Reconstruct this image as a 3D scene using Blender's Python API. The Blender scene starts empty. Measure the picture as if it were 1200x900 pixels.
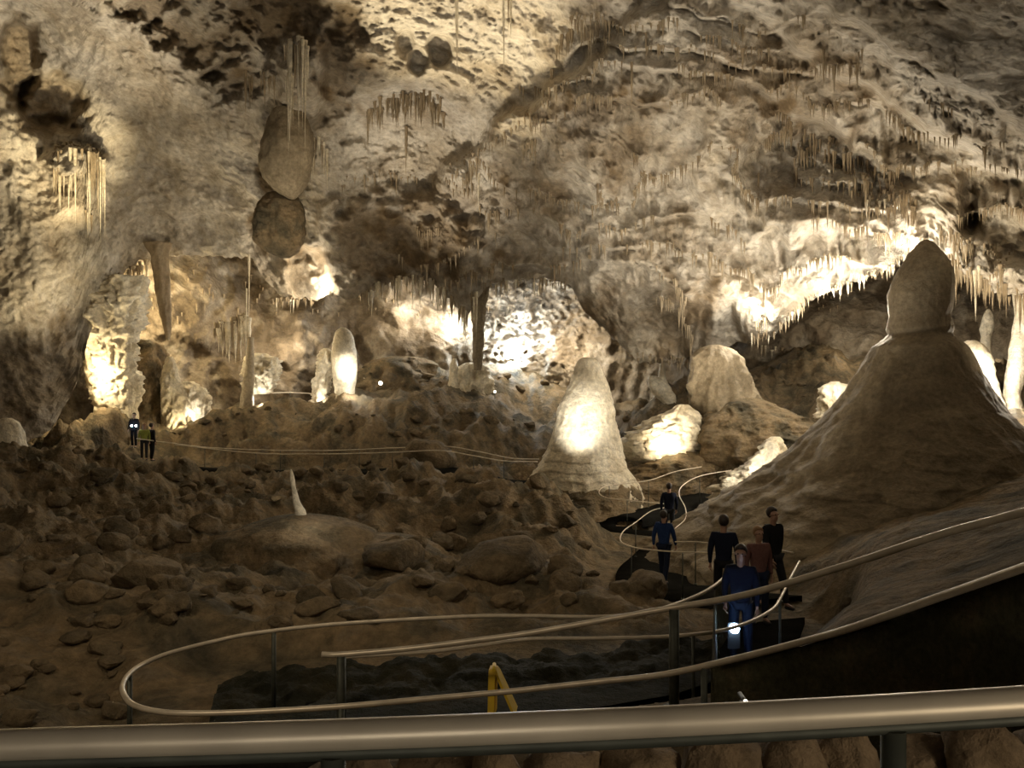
import bpy, math, random
import numpy as np
from mathutils import Vector, Matrix

random.seed(7)
RNG = np.random.default_rng(11)
C = bpy.context.scene.collection
F = 940.0            # focal length in pixels of the 1200 wide frame
EYE = 1.6            # eye height above the near trail


def P(px, py, d):
    """point seen at pixel (px, py) of the photograph, d metres in front of the eye"""
    return Vector(((px - 600.0) / F * d, d, EYE + (450.0 - py) / F * d))


def PZ(px, z, d):
    return Vector(((px - 600.0) / F * d, d, EYE + z))


# ------------------------------------------------------------------ noise
_perm = RNG.permutation(256)
_perm = np.concatenate([_perm, _perm, _perm])
_g = RNG.normal(size=(256, 3))
_g /= np.linalg.norm(_g, axis=1)[:, None]


def perlin(x, y, z):
    xi, yi, zi = np.floor(x).astype(int), np.floor(y).astype(int), np.floor(z).astype(int)
    xf, yf, zf = x - xi, y - yi, z - zi
    u, v, w = [t * t * t * (t * (t * 6 - 15) + 10) for t in (xf, yf, zf)]
    r = 0
    for dx in (0, 1):
        for dy in (0, 1):
            for dz in (0, 1):
                h = _perm[_perm[_perm[(xi + dx) & 255] + ((yi + dy) & 255)] + ((zi + dz) & 255)]
                g = _g[h]
                dot = g[..., 0] * (xf - dx) + g[..., 1] * (yf - dy) + g[..., 2] * (zf - dz)
                r = r + dot * (u if dx else 1 - u) * (v if dy else 1 - v) * (w if dz else 1 - w)
    return r * 1.6


def fbm(x, y, z, s=1.0, o=4, ridged=False, gain=0.5):
    a, r, f = 1.0, 0, s
    for k in range(o):
        n = perlin(x * f + 17.3 * k, y * f + 5.1 * k, z * f - 9.7 * k)
        if ridged:
            n = 1 - 2 * np.abs(n)
        r = r + a * n
        a *= gain
        f *= 2.03
    return r


def sstep(a, b, x):
    t = np.clip((x - a) / (b - a), 0, 1)
    return t * t * (3 - 2 * t)


def tps(pts, vals, lam=1e-3):
    pts = np.asarray(pts, float)
    vals = np.asarray(vals, float)
    n = len(pts)

    def U(r2):
        return 0.5 * r2 * np.log(r2 + 1e-9)
    d2 = ((pts[:, None] - pts[None]) ** 2).sum(-1)
    A = np.zeros((n + 3, n + 3))
    A[:n, :n] = U(d2) + lam * np.eye(n)
    A[:n, n] = 1
    A[:n, n + 1:] = pts
    A[n, :n] = 1
    A[n + 1:, :n] = pts.T
    w = np.linalg.solve(A, np.concatenate([vals, [0, 0, 0]]))

    def f(a, b):
        sh = np.shape(a)
        a = np.ravel(a)
        b = np.ravel(b)
        out = w[n] + w[n + 1] * a + w[n + 2] * b
        for i in range(n):
            out = out + w[i] * U((a - pts[i, 0]) ** 2 + (b - pts[i, 1]) ** 2)
        return out.reshape(sh)
    return f


# ------------------------------------------------------------------ objects
def mesh_np(name, co, faces, smooth=True):
    me = bpy.data.meshes.new(name)
    co = np.asarray(co, dtype=np.float32)
    faces = np.asarray(faces, dtype=np.int32)
    me.vertices.add(len(co))
    me.vertices.foreach_set('co', co.ravel())
    k = faces.shape[1]
    me.loops.add(faces.size)
    me.loops.foreach_set('vertex_index', faces.ravel())
    me.polygons.add(len(faces))
    me.polygons.foreach_set('loop_start', np.arange(len(faces), dtype=np.int32) * k)
    me.update(calc_edges=True)
    me.validate()
    if smooth:
        me.polygons.foreach_set('use_smooth', np.ones(len(me.polygons), dtype=bool))
    return me


def grid_faces(nr, nc, wrap=False):
    r = np.arange(nr - 1)[:, None]
    c = np.arange(nc if wrap else nc - 1)[None]
    c2 = (c + 1) % nc
    a = r * nc + c
    b = r * nc + c2
    return np.stack([a, b, b + nc, a + nc], -1).reshape(-1, 4)


def link(name, me, mat=None, parent=None):
    o = bpy.data.objects.new(name, me)
    C.objects.link(o)
    if mat is not None and me is not None:
        me.materials.append(mat)
    if parent is not None:
        o.parent = parent
    return o


def tag(o, label=None, cat=None, group=None, kind=None):
    if label:
        o['label'] = label
    if cat:
        o['category'] = cat
    if group:
        o['group'] = group
    if kind:
        o['kind'] = kind
    return o


def empty(name, loc, rz=0.0):
    o = bpy.data.objects.new(name, None)
    C.objects.link(o)
    o.location = loc
    o.rotation_euler.z = rz
    return o


# ------------------------------------------------------------------ materials
def rock_mat(name, cols, scale=0.5, bump=0.5, bscale=3.0, rough=0.85, tint=None, spec=0.3, fine=14.0):
    m = bpy.data.materials.new(name)
    m.use_nodes = True
    nt = m.node_tree
    N, L = nt.nodes, nt.links
    bs = N['Principled BSDF']
    bs.inputs['Roughness'].default_value = rough
    bs.inputs['Specular IOR Level'].default_value = spec
    geo = N.new('ShaderNodeNewGeometry')
    n1 = N.new('ShaderNodeTexNoise')
    n1.inputs['Scale'].default_value = scale
    n1.inputs['Detail'].default_value = 9
    n1.inputs['Roughness'].default_value = 0.62
    n1.inputs['Distortion'].default_value = 0.4
    L.new(geo.outputs['Position'], n1.inputs['Vector'])
    cr = N.new('ShaderNodeValToRGB')
    el = cr.color_ramp.elements
    st = 0.30
    el[0].position = st
    el[0].color = (*cols[0], 1)
    el[1].position = 0.70
    el[1].color = (*cols[-1], 1)
    for i, c in enumerate(cols[1:-1]):
        e = el.new(st + 0.40 * (i + 1) / (len(cols) - 1))
        e.color = (*c, 1)
    L.new(n1.outputs['Fac'], cr.inputs['Fac'])
    # fine speckle
    n2 = N.new('ShaderNodeTexNoise')
    n2.inputs['Scale'].default_value = scale * fine
    n2.inputs['Detail'].default_value = 5
    n2.inputs['Roughness'].default_value = 0.7
    L.new(geo.outputs['Position'], n2.inputs['Vector'])
    mr = N.new('ShaderNodeMapRange')
    mr.inputs['From Min'].default_value = 0.3
    mr.inputs['From Max'].default_value = 0.7
    mr.inputs['To Min'].default_value = 0.62
    mr.inputs['To Max'].default_value = 1.25
    L.new(n2.outputs['Fac'], mr.inputs['Value'])
    mx = N.new('ShaderNodeMix')
    mx.data_type = 'RGBA'
    mx.blend_type = 'MULTIPLY'
    mx.inputs['Factor'].default_value = 1
    L.new(cr.outputs['Color'], mx.inputs['A'])
    L.new(mr.outputs['Result'], mx.inputs['B'])
    last = mx.outputs['Result']
    if tint:
        at = N.new('ShaderNodeAttribute')
        at.attribute_name = 'stain_shade'
        m2 = N.new('ShaderNodeMix')
        m2.data_type = 'RGBA'
        L.new(at.outputs['Fac'], m2.inputs['Factor'])
        L.new(last, m2.inputs['A'])
        m3 = N.new('ShaderNodeMix')
        m3.data_type = 'RGBA'
        m3.blend_type = 'MULTIPLY'
        m3.inputs['Factor'].default_value = 1
        m3.inputs['A'].default_value = (*tint, 1)
        L.new(mr.outputs['Result'], m3.inputs['B'])
        L.new(m3.outputs['Result'], m2.inputs['B'])
        last = m2.outputs['Result']
    L.new(last, bs.inputs['Base Color'])
    nb = N.new('ShaderNodeTexNoise')
    nb.inputs['Scale'].default_value = bscale
    nb.inputs['Detail'].default_value = 7
    nb.inputs['Roughness'].default_value = 0.65
    L.new(geo.outputs['Position'], nb.inputs['Vector'])
    bp = N.new('ShaderNodeBump')
    bp.inputs['Strength'].default_value = bump
    bp.inputs['Distance'].default_value = 0.6 / bscale
    L.new(nb.outputs['Fac'], bp.inputs['Height'])
    L.new(bp.outputs['Normal'], bs.inputs['Normal'])
    return m


def plain(name, col, rough=0.6, metal=0.0, noise=0.0, nscale=30, emit=None, estr=0.0, spec=0.5):
    m = bpy.data.materials.new(name)
    m.use_nodes = True
    N, L = m.node_tree.nodes, m.node_tree.links
    bs = N['Principled BSDF']
    bs.inputs['Base Color'].default_value = (*col, 1)
    bs.inputs['Roughness'].default_value = rough
    bs.inputs['Metallic'].default_value = metal
    bs.inputs['Specular IOR Level'].default_value = spec
    if noise:
        tc = N.new('ShaderNodeTexCoord')
        n = N.new('ShaderNodeTexNoise')
        n.inputs['Scale'].default_value = nscale
        n.inputs['Detail'].default_value = 5
        L.new(tc.outputs['Object'], n.inputs['Vector'])
        cr = N.new('ShaderNodeValToRGB')
        cr.color_ramp.elements[0].position = 0.3
        cr.color_ramp.elements[1].position = 0.7
        cr.color_ramp.elements[0].color = (*[c * (1 - noise) for c in col], 1)
        cr.color_ramp.elements[1].color = (*[min(1, c * (1 + noise)) for c in col], 1)
        L.new(n.outputs['Fac'], cr.inputs['Fac'])
        L.new(cr.outputs['Color'], bs.inputs['Base Color'])
    if emit:
        bs.inputs['Emission Color'].default_value = (*emit, 1)
        bs.inputs['Emission Strength'].default_value = estr
    return m


M = {}
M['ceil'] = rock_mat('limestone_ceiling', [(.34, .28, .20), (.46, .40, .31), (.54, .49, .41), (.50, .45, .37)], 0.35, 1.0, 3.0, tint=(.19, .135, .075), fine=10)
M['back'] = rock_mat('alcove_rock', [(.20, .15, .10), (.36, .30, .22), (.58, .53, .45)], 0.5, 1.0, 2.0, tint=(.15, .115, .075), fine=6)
M['ground'] = rock_mat('brown_rubble_rock', [(.05, .045, .032), (.13, .105, .065), (.24, .175, .10), (.17, .145, .11)], 0.75, 1.0, 2.6, rough=0.9, fine=9, spec=.2)
M['boulder'] = rock_mat('boulder_rock', [(.07, .06, .04), (.15, .115, .07), (.26, .19, .11)], 0.9, 1.0, 4.0, rough=0.9, fine=8, spec=.2)
M['calcite'] = rock_mat('pale_calcite', [(.50, .42, .28), (.68, .60, .45), (.78, .72, .58)], 0.8, 0.9, 6.0, rough=0.6, fine=8)
M['flow'] = rock_mat('brown_flowstone', [(.17, .135, .085), (.25, .20, .13), (.33, .27, .18)], 0.6, 0.45, 3.0, rough=0.7, fine=12)
M['tite'] = rock_mat('stalactite_calcite', [(.20, .145, .085), (.30, .235, .15), (.40, .33, .23)], 0.6, 0.3, 5.0, rough=0.7, fine=5)
M['wallrock'] = rock_mat('curb_stone', [(.20, .14, .08), (.30, .22, .14), (.36, .26, .15)], 2.0, 0.8, 9.0, rough=0.9, fine=8)
M['asphalt'] = rock_mat('dark_asphalt', [(.012, .012, .011), (.022, .021, .018)], 2.0, 0.5, 25.0, rough=1.0, spec=0)
M['rail'] = plain('brushed_steel', (.66, .58, .46), .42, .35, .12, 8)
M['rail_far'] = plain('worn_steel', (.75, .66, .52), .45, .2, .1, 8)
M['darkrock'] = rock_mat('shade_painted_rock', [(.009, .010, .006), (.020, .020, .011), (.04, .034, .018)], 1.2, .8, 6.0, rough=.9, spec=.15)  # near-black colour stands in for the shade of the hollow by the trail
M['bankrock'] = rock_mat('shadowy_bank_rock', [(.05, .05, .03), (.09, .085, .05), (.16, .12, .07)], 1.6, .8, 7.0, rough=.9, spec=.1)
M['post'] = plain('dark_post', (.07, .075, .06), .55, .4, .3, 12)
M['yellow'] = plain('yellow_plastic', (.80, .55, .05), .45, 0, .06, 20)
M['lampbody'] = plain('lamp_housing', (.05, .05, .045), .5, .3)
M['bulb'] = plain('warm_bulb', (1, .95, .85), .4, emit=(1, .9, .7), estr=14)
M['bulb_cool'] = plain('cool_phone_light', (1, 1, 1), .4, emit=(.45, .7, 1), estr=60)
M['phone'] = plain('black_phone', (.02, .02, .02), .3)
M['skin'] = plain('skin', (.40, .24, .17), .6)
M['hair'] = plain('dark_hair', (.03, .02, .014), .6, 0, .3, 40)
M['hair2'] = plain('sandy_hair', (.30, .18, .09), .6, 0, .2, 40)
M['shoe'] = plain('dark_shoe', (.03, .03, .03), .6)
M['eye'] = plain('dark_eye', (.02, .015, .01), .2)
M['sole_yellow'] = M['yellow']


def cloth(name, col):
    return plain(name, col, .85, 0, .15, 25, spec=.2)


# ------------------------------------------------------------------ rails: (px, py, depth)
B = [(1420, 585, 3.3), (1300, 630, 3.9), (1200, 665, 4.4), (1100, 700, 5.0), (1000, 735, 5.5), (940, 752, 5.9), (870, 770, 6.3), (780, 790, 6.7), (700, 799, 7.0),
     (600, 810, 7.2), (500, 819, 7.3), (400, 828, 7.3), (300, 834, 7.35), (220, 836, 7.4), (180, 833, 7.5), (155, 825, 7.65), (145, 813, 7.9),
     (144, 802, 8.15), (152, 789, 8.45), (170, 777, 8.75), (200, 765, 9.0), (250, 752, 9.35), (300, 742, 9.6), (400, 731, 10.0), (540, 723, 10.2),
     (620, 722, 10.35), (700, 723, 10.5), (755, 718, 10.8), (800, 705, 11.4), (835, 688, 12.1), (862, 664, 13.2)]
A = [(1420, 540, 4.5), (1300, 572, 5.0), (1200, 600, 5.6), (1100, 627, 6.1), (1000, 660, 6.6), (900, 690, 7.1), (850, 702, 7.4), (790, 712, 7.7),
     (700, 728, 8.0), (620, 742, 8.2), (560, 750, 8.3), (480, 760, 8.4), (400, 767, 8.5), (377, 767, 8.5)]
Cc = [(400, 770, 8.7), (500, 764, 8.8), (560, 757, 9.0), (620, 749, 9.2), (700, 748, 9.3), (780, 746, 9.5), (840, 740, 9.8), (880, 728, 10.4),
      (905, 714, 11.0), (914, 702, 11.6), (925, 680, 12.5), (937, 658, 13.8)]
Fr = [(862, 648, 15), (800, 647, 16.5), (760, 644, 17.4), (738, 640, 18.2), (727, 633, 19.3), (731, 622, 21), (745, 612, 22.5), (765, 598, 25), (787, 594, 26)]
Er = [(785, 591, 26.2), (735, 586, 26.5), (710, 583, 26.8), (702, 576, 27.3), (714, 569, 27.9), (760, 563, 28.5), (790, 553, 29.2), (822, 547, 29.8)]
Gr = [(790, 620, 22.5), (803, 608, 23.4), (803, 595, 24.4), (796, 580, 25.6), (800, 569, 26.8), (820, 558, 27.8), (857, 551, 28.6)]
Hr = [(791, 635, 18.5), (815, 635, 18.3), (836, 637, 17.8)]
Ir = [(902, 642, 15.6), (915, 645, 15.2), (930, 648, 14.9)]
J1 = [(160, 514, 44), (200, 519, 45), (240, 524, 46), (300, 527, 47), (380, 528, 47), (460, 525, 46), (520, 523, 45), (560, 529, 44), (600, 537, 43), (632, 538, 43)]
J2 = [(205, 521, 43.6), (300, 531, 44.3), (380, 532, 44.3), (460, 530, 43.6), (515, 528, 42.8), (555, 534, 42), (590, 540, 41.4), (630, 541, 41)]
J1 = [(a, b, c * .84) for a, b, c in J1]
J2 = [(a, b, c * .84) for a, b, c in J2]
K1 = [(302, 461, 50), (340, 460, 50), (376, 462, 50)]
K2 = [(426, 443, 53), (445, 449, 53), (480, 453, 53), (512, 455, 53)]


def world(pl):
    return [P(*p) for p in pl]


def catmull(pts, n=8):
    out = []
    q = [pts[0] + (pts[0] - pts[1])] + list(pts) + [pts[-1] + (pts[-1] - pts[-2])]
    for i in range(1, len(q) - 2):
        for k in range(n):
            t = k / n
            p0, p1, p2, p3 = q[i - 1], q[i], q[i + 1], q[i + 2]
            out.append(0.5 * ((2 * p1) + (p2 - p0) * t + (2 * p0 - 5 * p1 + 4 * p2 - p3) * t * t + (3 * p1 - p0 - 3 * p2 + p3) * t ** 3))
    out.append(pts[-1])
    return out


def resample(pts, n):
    a = np.array([list(p) for p in pts])
    s = np.concatenate([[0], np.cumsum(np.linalg.norm(np.diff(a, axis=0), axis=1))])
    t = np.linspace(0, s[-1], n)
    return np.stack([np.interp(t, s, a[:, i]) for i in range(3)], 1)


RH = 0.97
Bs, As, Cs = catmull(world(B)), catmull(world(A)), catmull(world(Cc))
# trail edges: outer (B round the hairpin) and inner (A then C)
ib = 13 * 8          # outer index where the hairpin starts
ie = 23 * 8
outer = np.concatenate([resample(Bs[:ib], 60), resample(Bs[ib:ie], 30), resample(Bs[ie:], 50)])
piv = resample([As[-1], (As[-1] + Cs[0]) / 2, Cs[0]], 30)
inner = np.concatenate([resample(As, 60), piv, resample(Cs, 50)])
near_trail_l, near_trail_r = outer, inner


def par(pl, off, z=0):
    """second edge of a trail, shifted sideways by off metres"""
    a = resample(catmull(world(pl)), 60)
    t = np.gradient(a, axis=0)
    nrm = np.stack([-t[:, 1], t[:, 0]], 1)
    nrm /= np.linalg.norm(nrm, axis=1)[:, None] + 1e-9
    b = a.copy()
    b[:, :2] += nrm * off
    return a, b


# ------------------------------------------------------------------ ground height (relative to the eye) over (px, depth)
gc = []
for pl in (B, A, Cc, Fr, Er, Gr, J1, J2):
    for px, py, d in pl:
        gc.append((px, d, (450 - py) / F * d - RH))


def gp(px, py, d):
    gc.append((px, d, (450 - py) / F * d))


for px in range(-250, 1500, 200):
    gc.append((px, 0.9, -1.6))
    gc.append((px, 2.3, -1.58))
    gc.append((px, 2.9, -1.75))
for px in (-250, -50, 150, 350, 550):
    gc.append((px, 4.3, -3.3))
    gc.append((px, 5.8, -3.95))
for px, d, z in ((750, 4.3, -3.1), (750, 5.6, -3.7), (950, 4.3, -2.8), (1100, 3.8, -2.3), (-250, 8, -3.8), (-100, 8, -3.75), (40, 8, -3.8)):
    gc.append((px, d, z))
for t in ((-200, 860, 9), (0, 850, 8.7), (60, 792, 10.2), (-150, 735, 11), (0, 735, 11.5), (150, 728, 12), (350, 700, 13.5), (-250, 640, 15), (0, 655, 15), (-200, 570, 24),
          (0, 565, 25), (150, 618, 22), (300, 672, 18), (400, 672, 19), (340, 645, 21), (430, 640, 22), (340, 590, 28), (450, 690, 15), (600, 702, 15), (600, 645, 20), (450, 600, 26), (500, 568, 30), (300, 582, 29),
          (150, 552, 34), (0, 525, 34), (-200, 520, 34), (620, 572, 30), (400, 503, 42.5), (470, 500, 43), (250, 512, 42), (560, 505, 43), (320, 508, 42.5), (180, 520, 41), (660, 650, 19), (660, 600, 25), (720, 700, 14),
          (1000, 703, 8.6), (1100, 662, 10), (1200, 622, 10), (1400, 540, 10), (1000, 646, 15), (985, 672, 12.5), (1100, 602, 17), (1200, 545, 20), (1400, 460, 20),
          (900, 565, 30), (950, 525, 33), (1000, 470, 38), (960, 428, 42), (900, 440, 42), (1180, 500, 30), (1180, 440, 40), (1400, 430, 40),
          (850, 525, 36), (760, 545, 41), (780, 480, 48), (730, 488, 46), (640, 500, 50), (560, 434, 56), (600, 437, 56), (500, 452, 56), (640, 440, 57),
          (450, 462, 55), (400, 474, 52), (330, 487, 52), (250, 492, 52), (200, 497, 50), (130, 502, 46), (60, 500, 42), (-150, 480, 42),
          (-200, 440, 75), (200, 440, 75), (600, 415, 75), (1000, 400, 75), (1400, 400, 75)):
    gp(*t)
for t in ((403, 464, 47.3), (380, 472, 47.6), (553, 458, 51), (533, 455, 51), (203, 500, 44), (219, 494, 45.5), (131, 486, 41.5), (289, 482, 46), (172, 484, 45), (470, 452, 53.5),
          (345, 470, 50), (776, 452, 44), (1158, 440, 32.5), (1186, 484, 28.5), (1145, 492, 28.5), (8, 524, 29.5), (905, 572, 27), (982, 482, 30.5), (775, 552, 32)):
    gp(*t)
_gf = tps([((a - 600) / 250.0, math.log(b) * 2.2) for a, b, c in gc], [c for a, b, c in gc], 2e-3)


def ground_base(px, d):
    return _gf((px - 600) / 250.0, np.log(d) * 2.2)


trail_pts = [(near_trail_l[i] * (1 - k) + near_trail_r[i] * k) for i in range(len(near_trail_l)) for k in (0, .25, .5, .75, 1)]
far_trails = []
for pl, off in ((Fr, -1.5), (Er, -1.6), (J1, None)):
    if off is None:
        a = resample(catmull(world(J1)), 60)
        b = resample(catmull(world(J2)), 60)
    else:
        a, b = par(pl, off)
    far_trails.append((a, b))
    trail_pts += [a[i] * (1 - k) + b[i] * k for i in range(60) for k in (0, .5, 1)]
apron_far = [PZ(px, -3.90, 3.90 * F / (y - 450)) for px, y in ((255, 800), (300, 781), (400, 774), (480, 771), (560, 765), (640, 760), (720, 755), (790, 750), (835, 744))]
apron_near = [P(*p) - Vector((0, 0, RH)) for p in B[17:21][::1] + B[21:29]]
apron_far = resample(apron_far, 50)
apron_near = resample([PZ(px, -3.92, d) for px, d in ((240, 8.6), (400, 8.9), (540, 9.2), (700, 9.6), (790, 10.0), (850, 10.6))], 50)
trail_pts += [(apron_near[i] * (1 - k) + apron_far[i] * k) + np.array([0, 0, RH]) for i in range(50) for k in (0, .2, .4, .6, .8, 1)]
trail_pts = np.array(trail_pts)
trail_pts[:, 2] -= RH

NC, NR = 700, 430
gpx = np.linspace(-280, 1480, NC)
gd = np.geomspace(0.9, 78, NR)
PX, D = np.meshgrid(gpx, gd)
GZ = ground_base(PX, D) + EYE
GX = (PX - 600) / F * D
GY = D
amp = 0.05 + 0.030 * np.minimum(D, 45)
amp = amp * (1 - .5 * sstep(36, 48, D))
amp = amp * np.where(PX > 930, 0.35 + 0.65 * sstep(25, 34, D), 1.0)
rough = fbm(GX, GY, GZ * 0, 0.33, 5) * 0.8 - np.abs(fbm(GX + 40, GY, GZ * 0 + 3, 0.55, 4)) * 0.75 + .2 + (np.abs(fbm(GX + 4, GY, GZ * 0 + 9, 1.3, 3)) - .3) * (-0.35)
disp = amp * rough
# blend down to the trail
flat = np.zeros_like(GZ)
tz = np.zeros_like(GZ)
sel = (D > 3.5) & (D < 50)
ii = np.argwhere(sel)
pts2 = np.stack([GX[sel], GY[sel]], 1)
best = np.full(len(pts2), 1e9)
bz = np.zeros(len(pts2))
for t in trail_pts:
    dd = (pts2[:, 0] - t[0]) ** 2 + (pts2[:, 1] - t[1]) ** 2
    mk = dd < best
    best[mk] = dd[mk]
    bz[mk] = t[2]
w = 1 - sstep(0.45, 1.0 + 0.02 * pts2[:, 1], np.sqrt(best))
flat[sel] = w
tz[sel] = bz
GZ = (GZ + disp) * (1 - flat) + (tz - 0.12) * flat
nt_flat = 1 - sstep(2.0, 2.6, D)
GZ = GZ * (1 - nt_flat) + 0.0 * nt_flat
ground_me = mesh_np('floor', np.stack([GX, GY, GZ], -1).reshape(-1, 3), grid_faces(NR, NC)[:, ::-1])
fl = link('floor', ground_me, M['ground'])
tag(fl, kind='structure')


def gz(x, y):
    """height of the built ground under world (x, y)"""
    px = x / y * F + 600
    c = np.clip(np.interp(px, gpx, np.arange(NC)), 0, NC - 1.001)
    r = np.clip(np.interp(math.log(y), np.log(gd), np.arange(NR)), 0, NR - 1.001)
    i, j = int(r), int(c)
    a, b = r - i, c - j
    return float(GZ[i, j] * (1 - a) * (1 - b) + GZ[i + 1, j] * a * (1 - b) + GZ[i, j + 1] * (1 - a) * b + GZ[i + 1, j + 1] * a * b)


# paved trails
M['dust'] = rock_mat('dusty_path', [(.09, .07, .045), (.15, .115, .07)], 1.5, .5, 12.0, rough=.9, spec=.15)


def trail(l, r, name, wid=0.12, mat='asphalt'):
    l, r = l.copy(), r.copy()
    l[:, 2] -= RH
    r[:, 2] -= RH
    mid = (l + r) / 2
    n = l - r
    n /= np.linalg.norm(n, axis=1)[:, None] + 1e-9
    l = l + n * wid
    r = r - n * wid
    rows = [l - [0, 0, .25], l, mid + [0, 0, .02], r, r - [0, 0, .25]]
    co = np.stack(rows, 1).reshape(-1, 3)
    o = link(name, mesh_np(name, co, grid_faces(len(l), 5)), M[mat])
    tag(o, kind='structure')


trail(near_trail_l[:58], near_trail_r[:58], 'path', mat='dust')
trail(near_trail_l[57:], near_trail_r[57:], 'path')
for a, b in far_trails:
    trail(a, b, 'path')
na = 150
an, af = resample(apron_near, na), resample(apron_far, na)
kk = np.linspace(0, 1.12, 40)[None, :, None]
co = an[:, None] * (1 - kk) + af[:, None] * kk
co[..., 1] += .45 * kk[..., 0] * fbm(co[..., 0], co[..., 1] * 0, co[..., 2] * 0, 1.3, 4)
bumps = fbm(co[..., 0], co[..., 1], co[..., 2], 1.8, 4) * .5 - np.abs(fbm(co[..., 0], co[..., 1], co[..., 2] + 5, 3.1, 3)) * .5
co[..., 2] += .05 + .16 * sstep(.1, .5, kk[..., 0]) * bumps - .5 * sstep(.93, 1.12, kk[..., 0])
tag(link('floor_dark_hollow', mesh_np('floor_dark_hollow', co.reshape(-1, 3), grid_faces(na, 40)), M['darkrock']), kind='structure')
# retaining wall under the outer rail's right hand end, shade painted into its rock
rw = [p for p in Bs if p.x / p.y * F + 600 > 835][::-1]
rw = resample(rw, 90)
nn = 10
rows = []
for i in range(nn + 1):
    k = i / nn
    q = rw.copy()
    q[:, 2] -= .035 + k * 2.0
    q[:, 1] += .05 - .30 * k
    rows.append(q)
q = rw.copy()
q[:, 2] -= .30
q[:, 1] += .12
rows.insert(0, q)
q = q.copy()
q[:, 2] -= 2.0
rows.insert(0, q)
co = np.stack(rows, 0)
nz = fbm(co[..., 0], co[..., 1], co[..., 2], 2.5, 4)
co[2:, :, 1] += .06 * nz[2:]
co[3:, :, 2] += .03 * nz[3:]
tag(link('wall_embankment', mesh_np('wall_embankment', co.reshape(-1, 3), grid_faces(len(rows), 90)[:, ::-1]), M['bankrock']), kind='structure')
# the walkway the photographer stands on
xs = np.linspace(-4, 4, 9)
co = [(x, y, 0.02 + .004 * math.sin(x * 3 + y)) for y in (-3, -1.5, 0, 1.0, 2.15) for x in xs]
tag(link('path', mesh_np('near_path', co, grid_faces(5, 9)[:, ::-1]), M['asphalt']), kind='structure')

# ------------------------------------------------------------------ ceiling and walls
lipc = [(-300, 545), (-60, 540), (0, 530), (60, 505), (90, 450), (104, 395), (120, 350), (140, 325), (165, 305), (200, 300), (260, 300), (295, 303), (312, 330), (330, 348), (350, 350),
        (372, 352), (385, 345), (410, 352), (440, 338), (475, 325), (505, 330), (525, 350), (548, 372), (560, 350), (572, 334), (600, 328), (640, 326),
        (668, 335), (685, 365), (720, 398), (750, 425), (790, 425), (825, 412), (870, 402), (905, 396), (925, 375), (950, 352), (1000, 330), (1040, 318),
        (1065, 296), (1090, 284), (1110, 300), (1135, 326), (1165, 342), (1200, 348), (1300, 360), (1480, 380)]
LX, LY = np.array(lipc, float).T
cc = [(-250, -220, 24), (100, -220, 20), (400, -220, 17), (700, -220, 14), (1000, -220, 12), (1450, -220, 10),
      (-250, 0, 34), (0, 0, 34), (150, 0, 32), (300, 0, 29), (450, 0, 28), (580, 0, 27), (700, 0, 24), (900, 0, 20), (1100, 0, 17), (1300, 0, 15), (1450, 0, 14),
      (-250, 150, 38), (0, 150, 38), (130, 150, 40), (300, 150, 37), (450, 150, 37), (550, 150, 36), (650, 150, 31), (800, 150, 28), (950, 150, 25.5), (1100, 150, 22.5),
      (1200, 150, 21), (1450, 150, 18), (-250, 300, 38), (0, 300, 38), (100, 300, 40), (200, 300, 46), (300, 300, 45), (450, 300, 42.5), (600, 300, 41), (750, 300, 37),
      (900, 300, 33), (1000, 300, 31), (1085, 280, 29.5), (1150, 300, 26), (1200, 300, 25), (1450, 320, 22), (0, 400, 36), (70, 400, 39), (700, 380, 41), (800, 400, 40),
      (850, 400, 38.5), (0, 500, 34), (80, 480, 37), (-200, 500, 33), (500, 220, 40), (400, 220, 39.5), (600, 220, 37)]
_cf = tps([(a / 250.0, b / 250.0) for a, b, c in cc], [c for a, b, c in cc], 1e-3)
KC, KR = 860, 400
cpx = np.linspace(-270, 1470, KC)
lip = np.interp(cpx, LX, LY) + 4 * perlin(cpx / 13.0, cpx * 0, cpx * 0) + 2.5 * perlin(cpx / 5.0, cpx * 0 + 4, cpx * 0)
YT = -200.0
tt = np.linspace(0, 1, KR)
CPX = np.repeat(cpx[None], KR, 0)
CPY = YT + tt[:, None] * (lip[None] - YT)
CD = _cf(CPX / 250.0, CPY / 250.0)


def nrm(a, b, s, o=3, z=0.0):
    return fbm(a * s, b * s, np.zeros_like(a) + z, 1.0, o)


# rock ledges: the face is upright, then steps back under a fringe
warp = 75 * nrm(CPX, CPY, 1 / 190.0, 3, 2.2) + 16 * nrm(CPX, CPY, 1 / 34.0, 2, 8.2)
ledge_amt = sstep(560, 700, CPX + 0.75 * (CPY - 100)) * (1 - 0.35 * sstep(1000, 1150, CPX)) + 0.22
dg0 = (CPY - 20) - (CPX - 880) * 0.62
ledge_amt = ledge_amt * (1 - .8 * sstep(10, 60, -dg0) * sstep(800, 900, CPX))
phase = (CPY + warp - 0.10 * CPX) / 46.0
saw = phase - np.floor(phase)
CD = CD + ledge_amt * 0.95 * (sstep(0.0, 0.3, saw) - saw)
drape = nrm(CPX + 6 * nrm(CPX, CPY, 1 / 50., 2, 7.7), CPY * .16, 1 / 9.0, 3, 4.4)
curt = sstep(-.15, .35, nrm(CPX, CPY, 1 / 75.0, 2, 12.5))
CD = CD + .34 * drape * curt * (.35 + .65 * ledge_amt) * (1 - .5 * sstep(.0, .25, .25 - saw))
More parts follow.
